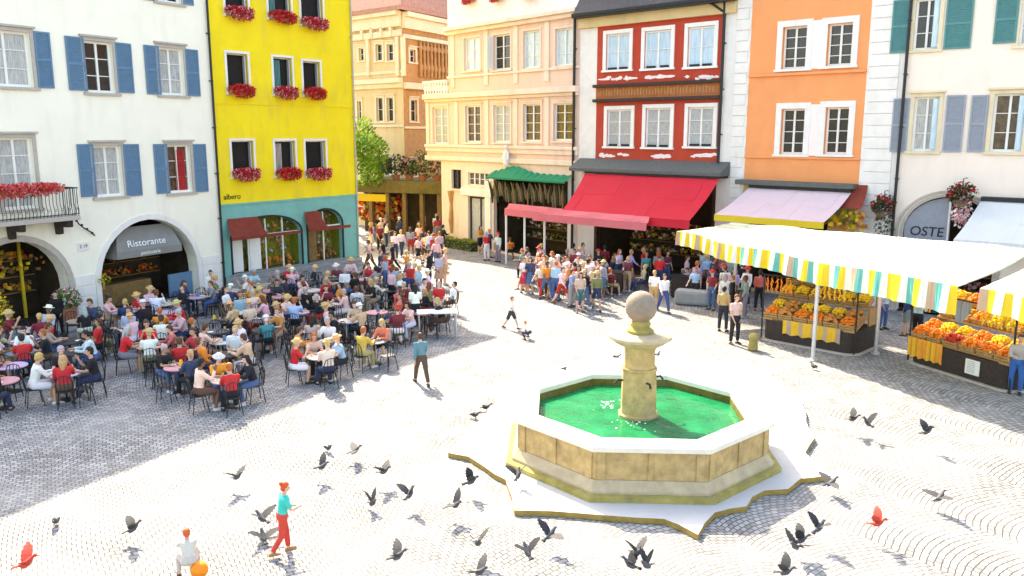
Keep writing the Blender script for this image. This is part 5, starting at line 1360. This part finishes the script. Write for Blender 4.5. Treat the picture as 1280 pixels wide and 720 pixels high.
# ------------------------------------------------------------------ people
def V(*a): return Vector(a)
def rx(v, a):  # turn about x: positive leans +z towards -y (forward)
    c, s = math.cos(a), math.sin(a); return V(v.x, v.y*c - v.z*s*1, v.y*s + v.z*c)
def joints(p):
    """skeleton facing -y; p holds angles in degrees"""
    g = lambda k, d=0: rad(p.get(k, d))
    J = {}; lean = g('lean'); sp = V(0, -math.sin(lean), math.cos(lean)); fw = V(0, -math.cos(lean), -math.sin(lean))
    J['pel'] = V(0, 0, 0); J['waist'] = sp*.17; J['chest'] = sp*.34; J['sh'] = sp*.47; J['neck'] = sp*.53
    hl = lean*.4 + g('head'); hd = V(math.sin(g('tilt')), -math.sin(hl), math.cos(hl)).normalized(); J['hd'] = hd
    J['head'] = J['neck'] + hd*.155 + V(0, -.02, 0); J['sp'] = sp; J['fw'] = fw
    for s, n in ((-1, 'r'), (1, 'l')):
        sh = J['sh'] + V(s*.175, 0, 0) - sp*.02
        a, sw = g('abd'+n, 8), g('arm'+n) + lean*.3
        d1 = V(s*math.sin(a), -math.sin(sw)*math.cos(a), -math.cos(sw)*math.cos(a))
        e = sw + g('elb'+n, 12); inn = g('inn'+n, 0)
        d2 = V(s*math.sin(a)*.4 - s*math.sin(inn), -math.sin(e)*math.cos(inn), -math.cos(e)*math.cos(inn)).normalized()
        J['sho'+n] = sh; J['elb'+n] = sh + d1*.285; J['wri'+n] = J['elb'+n] + d2*.25; J['hdir'+n] = d2
        hp = V(s*.095, 0, -.02); t = g('thi'+n); k = g('kne'+n, 4); o = g('out'+n, 3)
        t1 = V(s*math.sin(o), -math.sin(t)*math.cos(o), -math.cos(t)*math.cos(o)); t2 = V(s*math.sin(o)*.3, -math.sin(t-k), -math.cos(t-k)).normalized()
        J['hip'+n] = hp; J['kne'+n] = hp + t1*.43; J['ank'+n] = J['kne'+n] + t2*.42
        J['foot'+n] = g('foot'+n, 0)
    low = min(J['ankl'].z, J['ankr'].z) - .085
    if 'seat' in p: low = -p['seat']
    for k, v in J.items():
        if isinstance(v, Vector) and k not in ('sp', 'fw', 'hd', 'hdirl', 'hdirr'): v.z -= low
    return J
def ring(c, ax, ay, n=14): return [c + ax*math.cos(2*math.pi*i/n) + ay*math.sin(2*math.pi*i/n) for i in range(n)]
def torso(m, J, k, top=True, ws=1.0):
    sp, fw = J['sp'], J['fw']; X = V(1, 0, 0); rs = []
    for t, a, b in ((-.10, .09, .08), (-.06, .150, .108), (.02, .168*ws, .118), (.10, .152, .102), (.18, .136*(2-ws), .094), (.28, .150, .106), (.38, .172, .112), (.44, .176, .096), (.485, .14, .075), (.515, .075, .060)):
        if not top and t > .12: break
        rs.append(ring(J['pel'] + sp*t + (fw*.012 if t > .2 else V(0, 0, 0)), X*(a+k), fw*(b+k)))
    m.rings(rs)
def remesh(m, name, mats, vox, smooth=2, deci=None, paint=None):
    me = m.data(name, mats); o = bpy.data.objects.new('tmp', me); COL.objects.link(o)
    bm = bmesh.new(); bm.from_mesh(me); bmesh.ops.recalc_face_normals(bm, faces=bm.faces); bm.to_mesh(me); bm.free()
    r = o.modifiers.new('r', 'REMESH'); r.mode = 'VOXEL'; r.voxel_size = vox; r.use_smooth_shade = True
    if smooth: s = o.modifiers.new('s', 'SMOOTH'); s.factor = .5; s.iterations = smooth
    if deci: d = o.modifiers.new('d', 'DECIMATE'); d.ratio = deci
    res = bpy.data.meshes.new_from_object(o.evaluated_get(bpy.context.evaluated_depsgraph_get()))
    bpy.data.objects.remove(o); bpy.data.meshes.remove(me); res.name = name
    res.materials.clear()
    for x in (mats if isinstance(mats, list) else [mats]): res.materials.append(x)
    mi = [0]*len(res.polygons)
    if paint:
        for p in res.polygons: mi[p.index] = paint(p.center)
    res.polygons.foreach_set('material_index', mi); res.polygons.foreach_set('use_smooth', [True]*len(mi)); res.update()
    return res
def body_mesh(J):
    m = MB(); torso(m, J, -.006)
    hd = J['hd']; H = J['head']; side = V(1, 0, 0); side = (side - hd*side.dot(hd)).normalized(); f = -(hd.cross(side)).normalized()
    if f.y > 0: f = -f
    R3 = Matrix((side, -f, hd)).transposed()                      # head space: x side, -y face, z up
    T = lambda x, y, z: H + R3 @ V(x, y, z)
    m.tube([J['neck'] - J['sp']*.06, J['neck'] + hd*.06], [.058, .053], 12, round_=True)
    m.ell(T(0, .012, .03), (.077, .094, .092), 14, 10, mat3=R3); m.ell(T(0, -.02, -.045), (.056, .066, .066), 12, 8, mat3=R3)
    m.tube([T(0, -.082, .012), T(0, -.104, -.022)], [.010, .017], 8, round_=True)
    m.ell(T(0, -.07, -.058), (.026, .020, .012), 8, 6, mat3=R3)
    for s in (-1, 1): m.ell(T(s*.079, .012, -.005), (.012, .02, .032), 8, 6, mat3=R3)
    for s, n in ((-1, 'r'), (1, 'l')):
        a, b, c = J['sho'+n], J['elb'+n], J['wri'+n]
        m.tube([a, a.lerp(b, .45), b, b.lerp(c, .3), c], [.054, .046, .037, .038, .024], 12, round_=True)
        d = J['hdir'+n]; w = V(0, 0, 1).cross(d); w = (w if w.length > .2 else V(1, 0, 0)).normalized()
        nrm = d.cross(w).normalized()
        if abs(d.z) > .8: w = V(0, 1, 0); w = (w - d*w.dot(d)).normalized(); nrm = d.cross(w).normalized()
        inw = V(-s, 0, -.3); cl = nrm if nrm.dot(inw) > 0 else -nrm
        m.tube([c, c + d*.04, c + d*.085], [.026, .038, .036], 10, flat=.45, ref=w, round_=True)
        for q in range(4):
            b0 = c + d*.085 + w*(.027 - q*.018); L = (.062, .074, .07, .055)[q]
            m.tube([b0 - d*.02, b0 + d*L*.45 + cl*.006, b0 + d*L*.85 + cl*.024], [.0095, .0092, .0085], 7, round_=True)
        m.tube([c + d*.02 + w*.028, c + d*.05 + w*.05 + cl*.01, c + d*.085 + w*.056 + cl*.02], [.012, .011, .0095], 7, round_=True)
        h, k, an = J['hip'+n], J['kne'+n], J['ank'+n]
        m.tube([h, h.lerp(k, .5), k, k.lerp(an, .35), an], [.088, .074, .054, .055, .036], 12, round_=True)
        ft = V(s*.15, -1, 0).normalized(); m.tube([an - ft*.03 + V(0, 0, -.03), an + ft*.08 + V(0, 0, -.05), an + ft*.15 + V(0, 0, -.06)], [.036, .034, .026], 8, round_=True)
    eyes = [T(s*.031, -.078, .008) for s in (-1, 1)]; mouth = T(0, -.088, -.057)
    def paint(c):
        if min((c-e).length for e in eyes) < .0125: return 1
        if (c-mouth).length < .019 and abs((c-mouth).dot(hd)) < .009: return 2
        return 0
    me = remesh(m, 'person', [M['skin'], M['eye'], M['lip']], .0105, 1, .45, paint)
    return me, T, R3
def shirt_mesh(J, sleeve):
    m = MB(); torso(m, J, .016)
    for n in 'rl':
        a, b, c = J['sho'+n], J['elb'+n], J['wri'+n]
        if sleeve == 'short': m.tube([a, a.lerp(b, .5), a.lerp(b, .75)], [.068, .062, .062], 12)
        elif sleeve == 'long': m.tube([a, a.lerp(b, .5), b, b.lerp(c, .5), b.lerp(c, .92)], [.070, .062, .054, .050, .040], 12)
        m.ell(a, (.07, .07, .068), 12, 8)
    return remesh(m, 'shirt', M['cloth_top'], .017, 1, .6)
def leg_mesh(J, kind):
    m = MB(); torso(m, J, .020, top=False)
    if kind in ('skirt', 'dress'):
        k = (J['kner'] + J['knel'])/2; p = J['pel']; ln = 1.05
        if kind == 'dress': pass
        rs = []
        for t, a, b in ((0, .165, .13), (.3, .20, .17), (.65, .235, .20), (1.0, .26, .22)):
            c = p.lerp(k, t*ln); dd = (k-p).normalized(); fx = V(1, 0, 0); fy = dd.cross(fx).normalized(); rs.append(ring(c, fx*a, fy*b, 18))
        m.rings(rs)
    else:
        for n in 'rl':
            h, k, a = J['hip'+n], J['kne'+n], J['ank'+n]
            if kind == 'trousers': m.tube([h, h.lerp(k, .5), k, k.lerp(a, .5), k.lerp(a, .93)], [.108, .092, .074, .068, .060], 12, round_=False)
            else: m.tube([h, h.lerp(k, .5), h.lerp(k, .9)], [.108, .098, .088], 12)
            m.ell(h, (.105, .108, .1), 12, 8)
    return remesh(m, kind, M['cloth'], .018, 1, .6)
def shoe_mesh(J, n):
    an = J['ank'+n]; s = -1 if n == 'r' else 1; ft = V(s*.15, -1, 0).normalized(); m = MB()
    m.tube([an - ft*.045 + V(0, 0, -.042), an + ft*.03 + V(0, 0, -.04), an + ft*.12 + V(0, 0, -.052), an + ft*.185 + V(0, 0, -.058)], [.044, .05, .043, .028], 10, flat=.95, ref=(1, 0, 0), round_=True)
    m.box(an.x-.045, an.x+.045, an.y-.17, an.y+.07, an.z-.085, an.z-.07)
    return remesh(m, 'shoe', M['shoe'], .014, 1, .6)
def hair_mesh(T, R3, kind):
    m = MB(); rr = random.Random(3)
    if kind == 'hat':
        rs = []
        for r_, z in ((.17, .055), (.175, .06), (.10, .075), (.094, .13), (.07, .155), (.02, .16)): rs.append([T(r_*math.cos(t*math.pi/9), .008 + r_*math.sin(t*math.pi/9), z) for t in range(18)])
        m.rings(rs); m.ell(T(0, .05, .0), (.072, .06, .08), 12, 8, mat3=R3)
        me = m.data('hat', [M['hair']], True); return me
    m.ell(T(0, .022, .042), (.090, .100, .098), 16, 12, mat3=R3); m.ell(T(0, .055, -.015), (.078, .062, .078), 12, 8, mat3=R3)
    if kind == 'long':
        m.tube([T(0, .055, .02), T(0, .085, -.10), T(0, .095, -.22)], [.085, .085, .05], 12, flat=.6, round_=True)
        for s in (-1, 1): m.tube([T(s*.072, .01, .04), T(s*.082, .02, -.09), T(s*.07, .03, -.15)], [.03, .028, .016], 8, round_=True)
    if kind == 'bun': m.ell(T(0, .11, .09), (.048, .048, .048), 10, 8)
    if kind == 'tail': m.tube([T(0, .10, .05), T(0, .15, .0), T(0, .14, -.12)], [.03, .035, .014], 8, round_=True)
    # fringe line: keep the face clear
    me = m.data('hair', [M['hair']]); inv = R3.transposed(); H0 = T(0, 0, 0)
    bm = bmesh.new(); bm.from_mesh(me); bmesh.ops.recalc_face_normals(bm, faces=bm.faces); bmesh.ops.subdivide_edges(bm, edges=bm.edges, cuts=1, use_grid_fill=True)
    for v in bm.verts:
        q = inv @ (v.co - H0)
        if q.y < -.02 and q.z < .055 and abs(q.x) < .074: q.y = max(q.y, .0)*.5+.0; v.co = H0 + R3 @ V(q.x*.8, .0, q.z)
        else: v.co += (v.co-H0).normalized()*.007*noise.noise(v.co*38)
    bm.to_mesh(me); bm.free(); me.polygons.foreach_set('use_smooth', [True]*len(me.polygons)); return me

POSES = {
 'stand': dict(armr=6, arml=-4, elbr=18, elbl=25, innr=15, innl=20, outr=5, outl=4, head=5),
 'chat': dict(lean=3, armr=22, elbr=75, innr=25, arml=4, elbl=20, thil=8, knel=14, tilt=6, head=4),
 'walk': dict(lean=5, armr=28, arml=-26, elbr=22, elbl=22, thir=-22, kner=14, thil=27, knel=8),
 'sit_eat': dict(seat=.55, lean=14, armr=38, arml=34, elbr=58, elbl=62, innr=25, innl=22, thir=84, thil=86, kner=84, knel=92, outr=6, outl=8, head=10),
 'sit_back': dict(seat=.55, lean=-10, armr=10, arml=22, elbr=50, elbl=70, innr=35, innl=25, thir=82, thil=84, kner=70, knel=88, outr=10, outl=6, head=-6, tilt=5),
 'sit_lift': dict(seat=.55, lean=8, armr=48, arml=30, elbr=105, elbl=62, innr=18, innl=25, thir=85, thil=83, kner=95, knel=80, outr=5, outl=12, head=4, tilt=-6),
 'run': dict(lean=10, armr=24, arml=12, elbr=75, elbl=80, innr=20, innl=20, thir=-18, kner=48, thil=30, knel=14, head=-4),
 'jog': dict(lean=8, armr=20, arml=8, elbr=78, elbl=70, innr=20, innl=20, thir=-8, kner=26, thil=14, knel=10, head=4),
 'crouch': dict(lean=34, armr=62, arml=50, elbr=30, elbl=42, thir=102, thil=92, kner=132, knel=124, outr=14, outl=16, head=-8),
}
PROTO = {}
def proto(pose):
    if pose in PROTO: return PROTO[pose]
    J = joints(POSES[pose]); me, T, R3 = body_mesh(J)
    PROTO[pose] = dict(J=J, body=me, T=T, R3=R3, cache={}); return PROTO[pose]
def part(pr, key, fn):
    if key not in pr['cache']: pr['cache'][key] = fn()
    return pr['cache'][key]
def person(loc, head, pose, label, group, hair, hcol, sleeve, tcol, bottom, bcol, skin=(.60, .36, .25), shoe=(.05, .04, .035), s=1.0, cat='person'):
    pr = proto(pose); J, T, R3 = pr['J'], pr['T'], pr['R3']
    o = bpy.data.objects.new('person', pr['body']); o.color = (*skin, 1); link(o); o.location = loc; o.rotation_euler = (0, 0, head); o.scale = (s, s, s)
    def add(me, nm, col): c = bpy.data.objects.new(nm, me); c.color = (*col, 1); link(c, o); return c
    add(part(pr, 'h'+hair, lambda: hair_mesh(T, R3, hair)), 'hat' if hair == 'hat' else 'hair', hcol)
    add(part(pr, 's'+sleeve, lambda: shirt_mesh(J, sleeve)), 'shirt', tcol)
    add(part(pr, 'b'+bottom, lambda: leg_mesh(J, bottom)), bottom, bcol)
    for n in 'rl': add(part(pr, 'f'+n, lambda: shoe_mesh(J, n)), 'shoe', shoe)
    return tag(o, label, cat, group)

HAIR = {'black': (.02, .016, .014), 'brown': (.085, .04, .02), 'blond': (.50, .32, .12), 'ginger': (.42, .12, .03), 'grey': (.40, .38, .36), 'chestnut': (.16, .055, .025)}
HW = ['black']*5 + ['brown']*6 + ['blond']*4 + ['ginger']*3 + ['grey']*2 + ['chestnut']*3
TOPS = {'white': (.80, .78, .76), 'pale pink': (.80, .52, .48), 'coral': (.80, .17, .12), 'red': (.60, .03, .03), 'black': (.02, .02, .022), 'navy': (.03, .05, .12), 'orange': (.80, .30, .04), 'grey': (.30, .30, .31),
        'teal': (.05, .26, .26), 'yellow': (.80, .52, .06), 'beige': (.62, .46, .30), 'maroon': (.22, .03, .04), 'lilac': (.46, .40, .62), 'light blue': (.36, .50, .66), 'olive': (.20, .20, .08)}
TW = ['white']*13 + ['pale pink']*8 + ['coral']*4 + ['red']*7 + ['black']*11 + ['navy']*5 + ['orange']*4 + ['grey']*3 + ['teal'] + ['yellow'] + ['beige']*4 + ['maroon']*5 + ['lilac'] + ['light blue']*2 + ['olive']
BOTS = {'black': (.02, .02, .022), 'navy': (.03, .045, .10), 'blue': (.07, .13, .26), 'tan': (.42, .29, .17), 'white': (.75, .73, .70), 'grey': (.22, .22, .23), 'brown': (.12, .07, .04), 'red': (.45, .04, .03)}
BW = ['black']*5 + ['navy']*4 + ['blue']*4 + ['tan']*3 + ['white']*2 + ['grey']*3 + ['brown']*2 + ['red']
SKINS = [(.62, .37, .26), (.56, .32, .21), (.68, .43, .32), (.44, .25, .15), (.20, .10, .06)]
seen = set(); pr_ = random.Random(42)
def outfit(sit):
    for _ in range(4000):
        woman = pr_.random() < .5; hw = pr_.choice(HW); tw = pr_.choice(TW); bw = pr_.choice(BW); sl = pr_.choice(['short', 'long'])
        bt = pr_.choice(['trousers', 'trousers', 'shorts'] + (['skirt']*2 if woman and not sit else []))
        ha = pr_.choice(['long', 'long', 'bun', 'tail', 'hat'] if woman else ['short', 'short', 'short', 'hat'])
        key = (woman, ha, hw, tw, sl, bw, bt)
        soft = (hw if ha != 'hat' else 'hat', tw, sl, bw, bt)
        if soft in seen: continue
        seen.add(soft); break
    hats = {'black': 'straw', 'brown': 'straw', 'blond': 'white', 'ginger': 'straw', 'grey': 'white', 'chestnut': 'red'}
    hc = HAIR[hw]
    if ha == 'hat': hc = {'straw': (.62, .42, .16), 'white': (.78, .76, .72), 'red': (.5, .04, .03)}[hats[hw]]; hx = hats[hw] + ' hat'
    else: hx = {'long': 'long '+hw+' hair', 'bun': hw+' hair in a bun', 'tail': hw+' ponytail', 'short': 'short '+hw+' hair'}[ha]
    who = 'woman' if woman else 'man'
    jit = lambda c: tuple(min(.85, max(.01, v*pr_.uniform(.85, 1.15))) for v in c)
    return dict(hair=ha, hcol=jit(hc), sleeve=sl, tcol=jit(TOPS[tw]), bottom=bt, bcol=jit(BOTS[bw]), skin=pr_.choice(SKINS[:3]*3+SKINS), shoe=pr_.choice([(.03, .03, .03), (.12, .06, .03), (.6, .58, .55), (.3, .3, .3)])), who, hx, f'{sl}-sleeved {tw} top', f'{bw} {bt}'
USED = {}
def uniq(lb):
    k = USED.get(lb, 0); USED[lb] = k+1
    return lb if not k else lb + ', ' + ORD[k] + ' such'

def inside(poly, x, y):
    c = False; n = len(poly)
    for i in range(n):
        (x0, y0), (x1, y1) = poly[i], poly[(i+1) % n]
        if (y0 > y) != (y1 > y) and x < (x1-x0)*(y-y0)/(y1-y0)+x0: c = not c
    return c

# the terrace: rows of tables running along the two left-hand houses
TER = [(-40, 440), (60, 432), (112, 414), (190, 398), (281, 384), (360, 370), (450, 352), (505, 372), (556, 400), (560, 408), (505, 436), (468, 462), (455, 474), (400, 492), (352, 500), (340, 520), (296, 532), (228, 526), (218, 490), (190, 474), (140, 478), (128, 512), (100, 520), (40, 518), (-40, 522)]
tz = [('by cream pier', 110), ('by wide arch', 262), ('by teal shopfront', 372), ('past teal shopfront', 455), ('by street end', 999)]
def tzone(px, py):
    for n, x in tz:
        if px < x: return n
TOPC = [((.50, .36, .50), 'lilac'), ((.60, .56, .52), 'off-white'), ((.58, .28, .30), 'pink'), ((.04, .04, .045), 'black'), ((.04, .04, .045), 'black'), ((.45, .35, .26), 'beige'), ((.10, .10, .11), 'dark grey'), ((.10, .10, .11), 'dark grey')]
ang = math.atan2(.84, .54); e1 = V(math.cos(ang), math.sin(ang), 0); e2 = V(math.sin(ang), -math.cos(ang), 0); O0 = G(281, 362)
tabs = []
hand = [((84, 500), (.66, .50, .70), 'lilac'), ((285, 508), (.76, .60, .48), 'beige'), ((402, 476), (.78, .66, .62), 'off-white'), ((190, 462), (.74, .45, .45), 'pink'), ((30, 470), (.2, .3, .42), 'blue-grey')]
for (px, py), c, n in hand: tabs.append((G(px, py), c, n))
rt = random.Random(5)
for i in range(-16, 16):
    for j in range(0, 12):
        P = O0 + e1*(i*2.0 + (1.0 if j % 2 else 0)) + e2*(2.9 + j*1.58); P += V(rt.uniform(-.2, .2), rt.uniform(-.2, .2), 0)
        px, py = proj(P)
        if P.y < 5 or not inside(TER, px, py): continue
        if any((P-q[0]).length < 1.7 for q in tabs): continue
        c, n = rt.choice(TOPC); tabs.append((P, c, n))
fwc = Vector((math.sin(0), 1, 0))
nseat = 0; placed = []
for ti, (P, c, n) in enumerate(tabs):
    px, py = proj(P); t = inst('tb', TB); t.location = P; t.rotation_euler = (0, 0, rt.random()*3); t.scale = (1.1, 1.1, 1.2)
    for ch in t.children:
        if ch.name.startswith('table_top'): ch.color = (*c, 1)
    ddc = tuple(c)
    near = ti < 5
    cnt = 4 if near else rt.choice([2, 3, 3, 3])
    a0 = rt.random()*6.28 if not near else .5
    who1 = None
    for k in range(cnt):
        a = a0 + k*2*math.pi/cnt + rt.uniform(-.15, .15); d = .80+rt.uniform(0, .12)
        Q = P + V(math.cos(a)*d, math.sin(a)*d, 0)
        if any((Q-z).length < .52 for z in placed): continue
        placed.append(Q); hdg = a - math.pi/2          # model faces -y: turn so it looks at the table
        kw, who, hx, tp, bt = outfit(True); pose = rt.choice(['sit_eat', 'sit_eat', 'sit_back', 'sit_lift'])
        lb = f'seated {who}, {hx}, {tp}, {bt}, {tzone(px, py)}'
        lb = uniq(lb)
        chd = inst('ch', CH); chd.location = Q + V(math.cos(a)*.02, math.sin(a)*.02, 0); chd.rotation_euler = (0, 0, hdg); chd.scale = (1.22, 1.22, 1.22)
        tag(chd, f'dark metal chair of {who}, {hx}, {tp}, {bt}', 'chair', 'café terrace chairs')
        person(Q, hdg, pose, lb, 'people seated on the café terrace', s=rt.uniform(1.16, 1.26), **kw)
        nseat += 1
        if who1 is None: who1 = f'{who} with {hx}, {tp}'
        if k < 3:
            b = inst('pl' if (k + ti) % 2 else 'gl', PLT if (k + ti) % 2 else GLS); pz = P + V(math.cos(a)*.30, math.sin(a)*.30, .902); b.location = pz
            if (k + ti) % 2: tag(b, f'white plate on a {n} terrace table, {tzone(px, py)}', 'plate', f'plates on {n} tables, {tzone(px, py)}')
            else: b.color = (.7, .55, .2, 1); tag(b, f'glass of drink on a {n} terrace table, {tzone(px, py)}', 'glass', f'glasses on {n} tables, {tzone(px, py)}')
    if near or ti % 3 == 0:
        b = inst('jg', JUG); b.location = P + V(.05, .08, .902); b.color = (*rt.choice([(.7, .1, .05), (.75, .7, .6), (.1, .2, .4), (.8, .5, .05)]), 1); tag(b, uniq(f'jug on the table of the {who1 or "empty chairs"}'), 'jug', 'jugs on the terrace tables')
    for q in range(3):                                          # empty chairs drawn up between the guests
        a = a0 + (q+.5)*2*math.pi/3; Q = P + V(math.cos(a)*.95, math.sin(a)*.95, 0)
        if any((Q-z).length < .5 for z in placed) or any((Q-w[0]).length < .75 for w in tabs if w[0] is not P): continue
        placed.append(Q); chd = inst('ch', CH); chd.location = Q; chd.rotation_euler = (0, 0, a-math.pi/2+rt.uniform(-.4, .4)); chd.scale = (1.22, 1.22, 1.22)
        tag(chd, f'empty dark metal terrace chair, {tzone(px, py)}', 'chair', f'empty terrace chairs, {tzone(px, py)}')
    tag(t, uniq(f'round {n} table of the {who1 or "empty chairs"}'), 'table', 'round café tables')
#print('tables', len(tabs), 'seated', nseat)

# standing crowds
def crowd(poly, n, zone, group, gap, seed, poses, face=None, s=(1.08, 1.18), maxtry=6000, avoid=()):
    rr = random.Random(seed); k = 0; xs = [p[0] for p in poly]; ys = [p[1] for p in poly]
    g0 = [G(*p) for p in poly]; mx = [min(v.x for v in g0), max(v.x for v in g0), min(v.y for v in g0), max(v.y for v in g0)]
    for _ in range(maxtry):
        if k >= n: break
        P = V(rr.uniform(mx[0], mx[1]), rr.uniform(mx[2], mx[3]), 0); px, py = proj(P)
        if not inside(poly, px, py) or any((P-z).length < gap for z in placed): continue
        placed.append(P); k += 1
        kw, who, hx, tp, bt = outfit(False); z = zone(px, py) if callable(zone) else zone
        pose = rr.choice(poses)
        sit = pose.startswith('sit')
        if kw['bottom'] == 'skirt' and (sit or pose == 'walk'): kw['bottom'] = 'shorts'; bt = bt.replace('skirt', 'shorts')
        h = rr.uniform(0, 6.28) if face is None else face + rr.uniform(-.8, .8)
        verb = {'walk': 'walking', 'chat': 'standing', 'stand': 'standing'}.get(pose, 'seated')
        lb = uniq(f'{verb} {who}, {hx}, {tp}, {bt}, {z}')
        if sit:
            chd = inst('ch', CH); chd.location = P; chd.rotation_euler = (0, 0, h); tag(chd, uniq(f'dark metal chair of {who}, {hx}, {tp}, {bt}'), 'chair', 'chairs by the red awning')
        person(P, h, pose, lb, group, s=rr.uniform(*s), **kw)
    #print('crowd', group, k)
crowd([(455, 336), (462, 306), (478, 284), (500, 274), (545, 280), (556, 300), (560, 366), (548, 390), (512, 378), (486, 358)], 44, lambda x, y: 'far up the street' if y < 312 else ('at street mouth' if y < 345 else 'beside the terrace'), 'crowd in the street mouth', .56, 5, ['stand', 'walk', 'chat'])
crowd([(468, 350), (500, 366), (556, 392), (560, 408), (520, 420), (480, 392)], 12, 'by standing table', 'people round the standing table', .6, 15, ['stand', 'chat'])
crowd([(652, 346), (700, 342), (800, 352), (905, 366), (930, 384), (905, 392), (880, 384), (842, 368), (778, 366), (740, 382), (700, 384), (664, 370)], 64, lambda x, y: 'by pink awning' if x < 705 else ('before red house' if x < 800 else 'near the canopy'), 'crowd by the red awning', .58, 6, ['stand', 'chat', 'sit_eat', 'stand', 'sit_back', 'walk'])
crowd([(650, 352), (690, 362), (752, 372), (748, 388), (712, 386), (668, 374)], 12, 'at sunny edge', 'people at the sunny edge', .62, 16, ['stand', 'walk', 'chat'], s=(1.12, 1.2))
crowd([(860, 352), (930, 362), (945, 372), (955, 396), (935, 400), (890, 392)], 14, 'under canopy end', 'people under the canopy end', .6, 26, ['stand', 'chat'])
crowd([(600, 318), (640, 322), (650, 334), (610, 328)], 5, 'by peach house', 'people by the peach house door', .7, 36, ['sit_eat', 'chat'])
crowd([(1085, 408), (1120, 412), (1150, 428), (1110, 426)], 3, 'between stalls', 'people between the stalls', .8, 46, ['stand', 'chat'])
crowd([(1010, 398), (1060, 402), (1075, 410), (1020, 408)], 3, 'behind farther stall', 'stallholders', .8, 56, ['stand', 'chat'])

# people who stand out on their own
def solo(px, py, h, pose, label, s=1.0, z=0, **kw): return person(G(px, py) + V(0, 0, z), rad(h), pose, label, None, s=s, **kw)
A_ = dict(hair='short', hcol=HAIR['brown'], sleeve='long', tcol=(.10, .22, .26), bottom='trousers', bcol=(.10, .07, .05))
solo(527, 480, 200, 'walk', 'man in grey-teal jacket and brown trousers walking on the sunlit paving', 1.06, **A_)
solo(355, 692, 118, 'jog', 'running girl with bright red hair, teal top and red leggings', .88, hair='bun', hcol=(.60, .07, .015), sleeve='short', tcol=(.02, .46, .38), bottom='trousers', bcol=(.55, .06, .04), shoe=(.35, .17, .06))
solo(918, 430, 20, 'stand', 'broad man in pale pink shirt and black trousers before the farther stall', 1.17, hair='short', hcol=HAIR['chestnut'], sleeve='short', tcol=(.80, .55, .46), bottom='trousers', bcol=(.025, .022, .025))
solo(903, 414, 150, 'stand', 'slim man in yellow-brown shirt just behind the man in pale pink', 1.12, hair='short', hcol=HAIR['black'], sleeve='short', tcol=(.60, .38, .12), bottom='trousers', bcol=(.03, .03, .04))
solo(639, 411, 60, 'walk', 'child with red hair, white top and dark shorts in the open square', .86, hair='short', hcol=(.45, .07, .02), sleeve='short', tcol=(.80, .76, .72), bottom='shorts', bcol=(.05, .05, .06))
solo(662, 424, 240, 'crouch', 'small ginger child crouching in dark trousers in the open square', .66, hair='short', hcol=(.62, .24, .06), sleeve='short', tcol=(.80, .78, .74), bottom='trousers', bcol=(.06, .05, .06))
solo(238, 722, 205, 'crouch', 'crouching toddler in pale clothes with red hair at the picture bottom', .78, hair='short', hcol=(.52, .10, .03), sleeve='long', tcol=(.52, .47, .40), bottom='trousers', bcol=(.46, .40, .34), skin=(.50, .32, .22))
solo(725, 391, 10, 'stand', 'woman in beige top and red leggings at the sunny edge, nearest the fountain', 1.12, hair='long', hcol=HAIR['brown'], sleeve='short', tcol=(.72, .52, .36), bottom='shorts', bcol=(.06, .15, .15), skin=(.6, .3, .25))
solo(714, 384, 60, 'chat', 'man in blue shirt talking beside the woman in beige and red', 1.08, hair='short', hcol=HAIR['black'], sleeve='short', tcol=(.25, .36, .60), bottom='trousers', bcol=(.30, .30, .32))
solo(655, 366, 30, 'stand', 'woman in white top and crimson skirt at the outer end of the crowd', 1.1, hair='bun', hcol=HAIR['chestnut'], sleeve='short', tcol=(.80, .74, .70), bottom='skirt', bcol=(.52, .04, .08))
solo(676, 372, 330, 'walk', 'woman in cream top and red trousers stepping out of the crowd', 1.08, hair='hat', hcol=(.72, .62, .42), sleeve='short', tcol=(.76, .68, .54), bottom='trousers', bcol=(.48, .05, .04))
solo(829, 390, 10, 'walk', 'man in white shirt with blue bag beside the fountain ball', 1.1, hair='short', hcol=HAIR['brown'], sleeve='long', tcol=(.80, .78, .78), bottom='trousers', bcol=(.05, .08, .22))
solo(817, 386, 340, 'stand', 'woman in white blouse and tan shorts just behind the fountain ball', 1.08, hair='tail', hcol=HAIR['blond'], sleeve='short', tcol=(.78, .74, .72), bottom='shorts', bcol=(.50, .34, .12))
solo(74, 420, 30, 'stand', 'waiter all in black standing before the pier between the arches', 1.1, hair='short', hcol=HAIR['black'], sleeve='long', tcol=(.012, .012, .012), bottom='trousers', bcol=(.012, .012, .012))
solo(266, 384, 20, 'stand', 'woman in long white dress at the corner of cream and yellow houses', 1.05, hair='bun', hcol=HAIR['black'], sleeve='long', tcol=(.80, .79, .78), bottom='skirt', bcol=(.78, .77, .76))
solo(1268, 492, 330, 'chat', 'shopper in blue trousers and grey top at the end of the nearer stall', 1.15, hair='short', hcol=HAIR['brown'], sleeve='long', tcol=(.42, .38, .34), bottom='trousers', bcol=(.03, .12, .36))
m = MB(); m.ell((0, 0, 0), (.17, .17, .17), 20, 14); g0 = G(249, 712, .17); o = m.build('ball', MM('ball_orange', (.80, .22, .01), .5, .1, 4), loc=g0, smooth=True); tag(o, 'orange ball beside the crouching toddler', 'ball')
m = MB(); m.lathe([(.02, 0), (.10, .0), (.12, .05), (.12, .16), (.09, .22), (.03, .22)], n=12); g1 = G(836, 392); o = m.build('blue_bag', M['blue_paint'], loc=(g1.x+.3, g1.y-.02, .62)); bpy.data.objects.remove(o)
dup = {k: v for k, v in LABELS.items() if len(v) > 1}
#print('shared labels', {k: len(v) for k, v in dup.items()})
print('PEOPLE', len([o for o in S.objects if o.name.startswith('person')]), 'dups', {k: len(v) for k, v in dup.items() if not k.startswith(('glass', 'white plate'))})
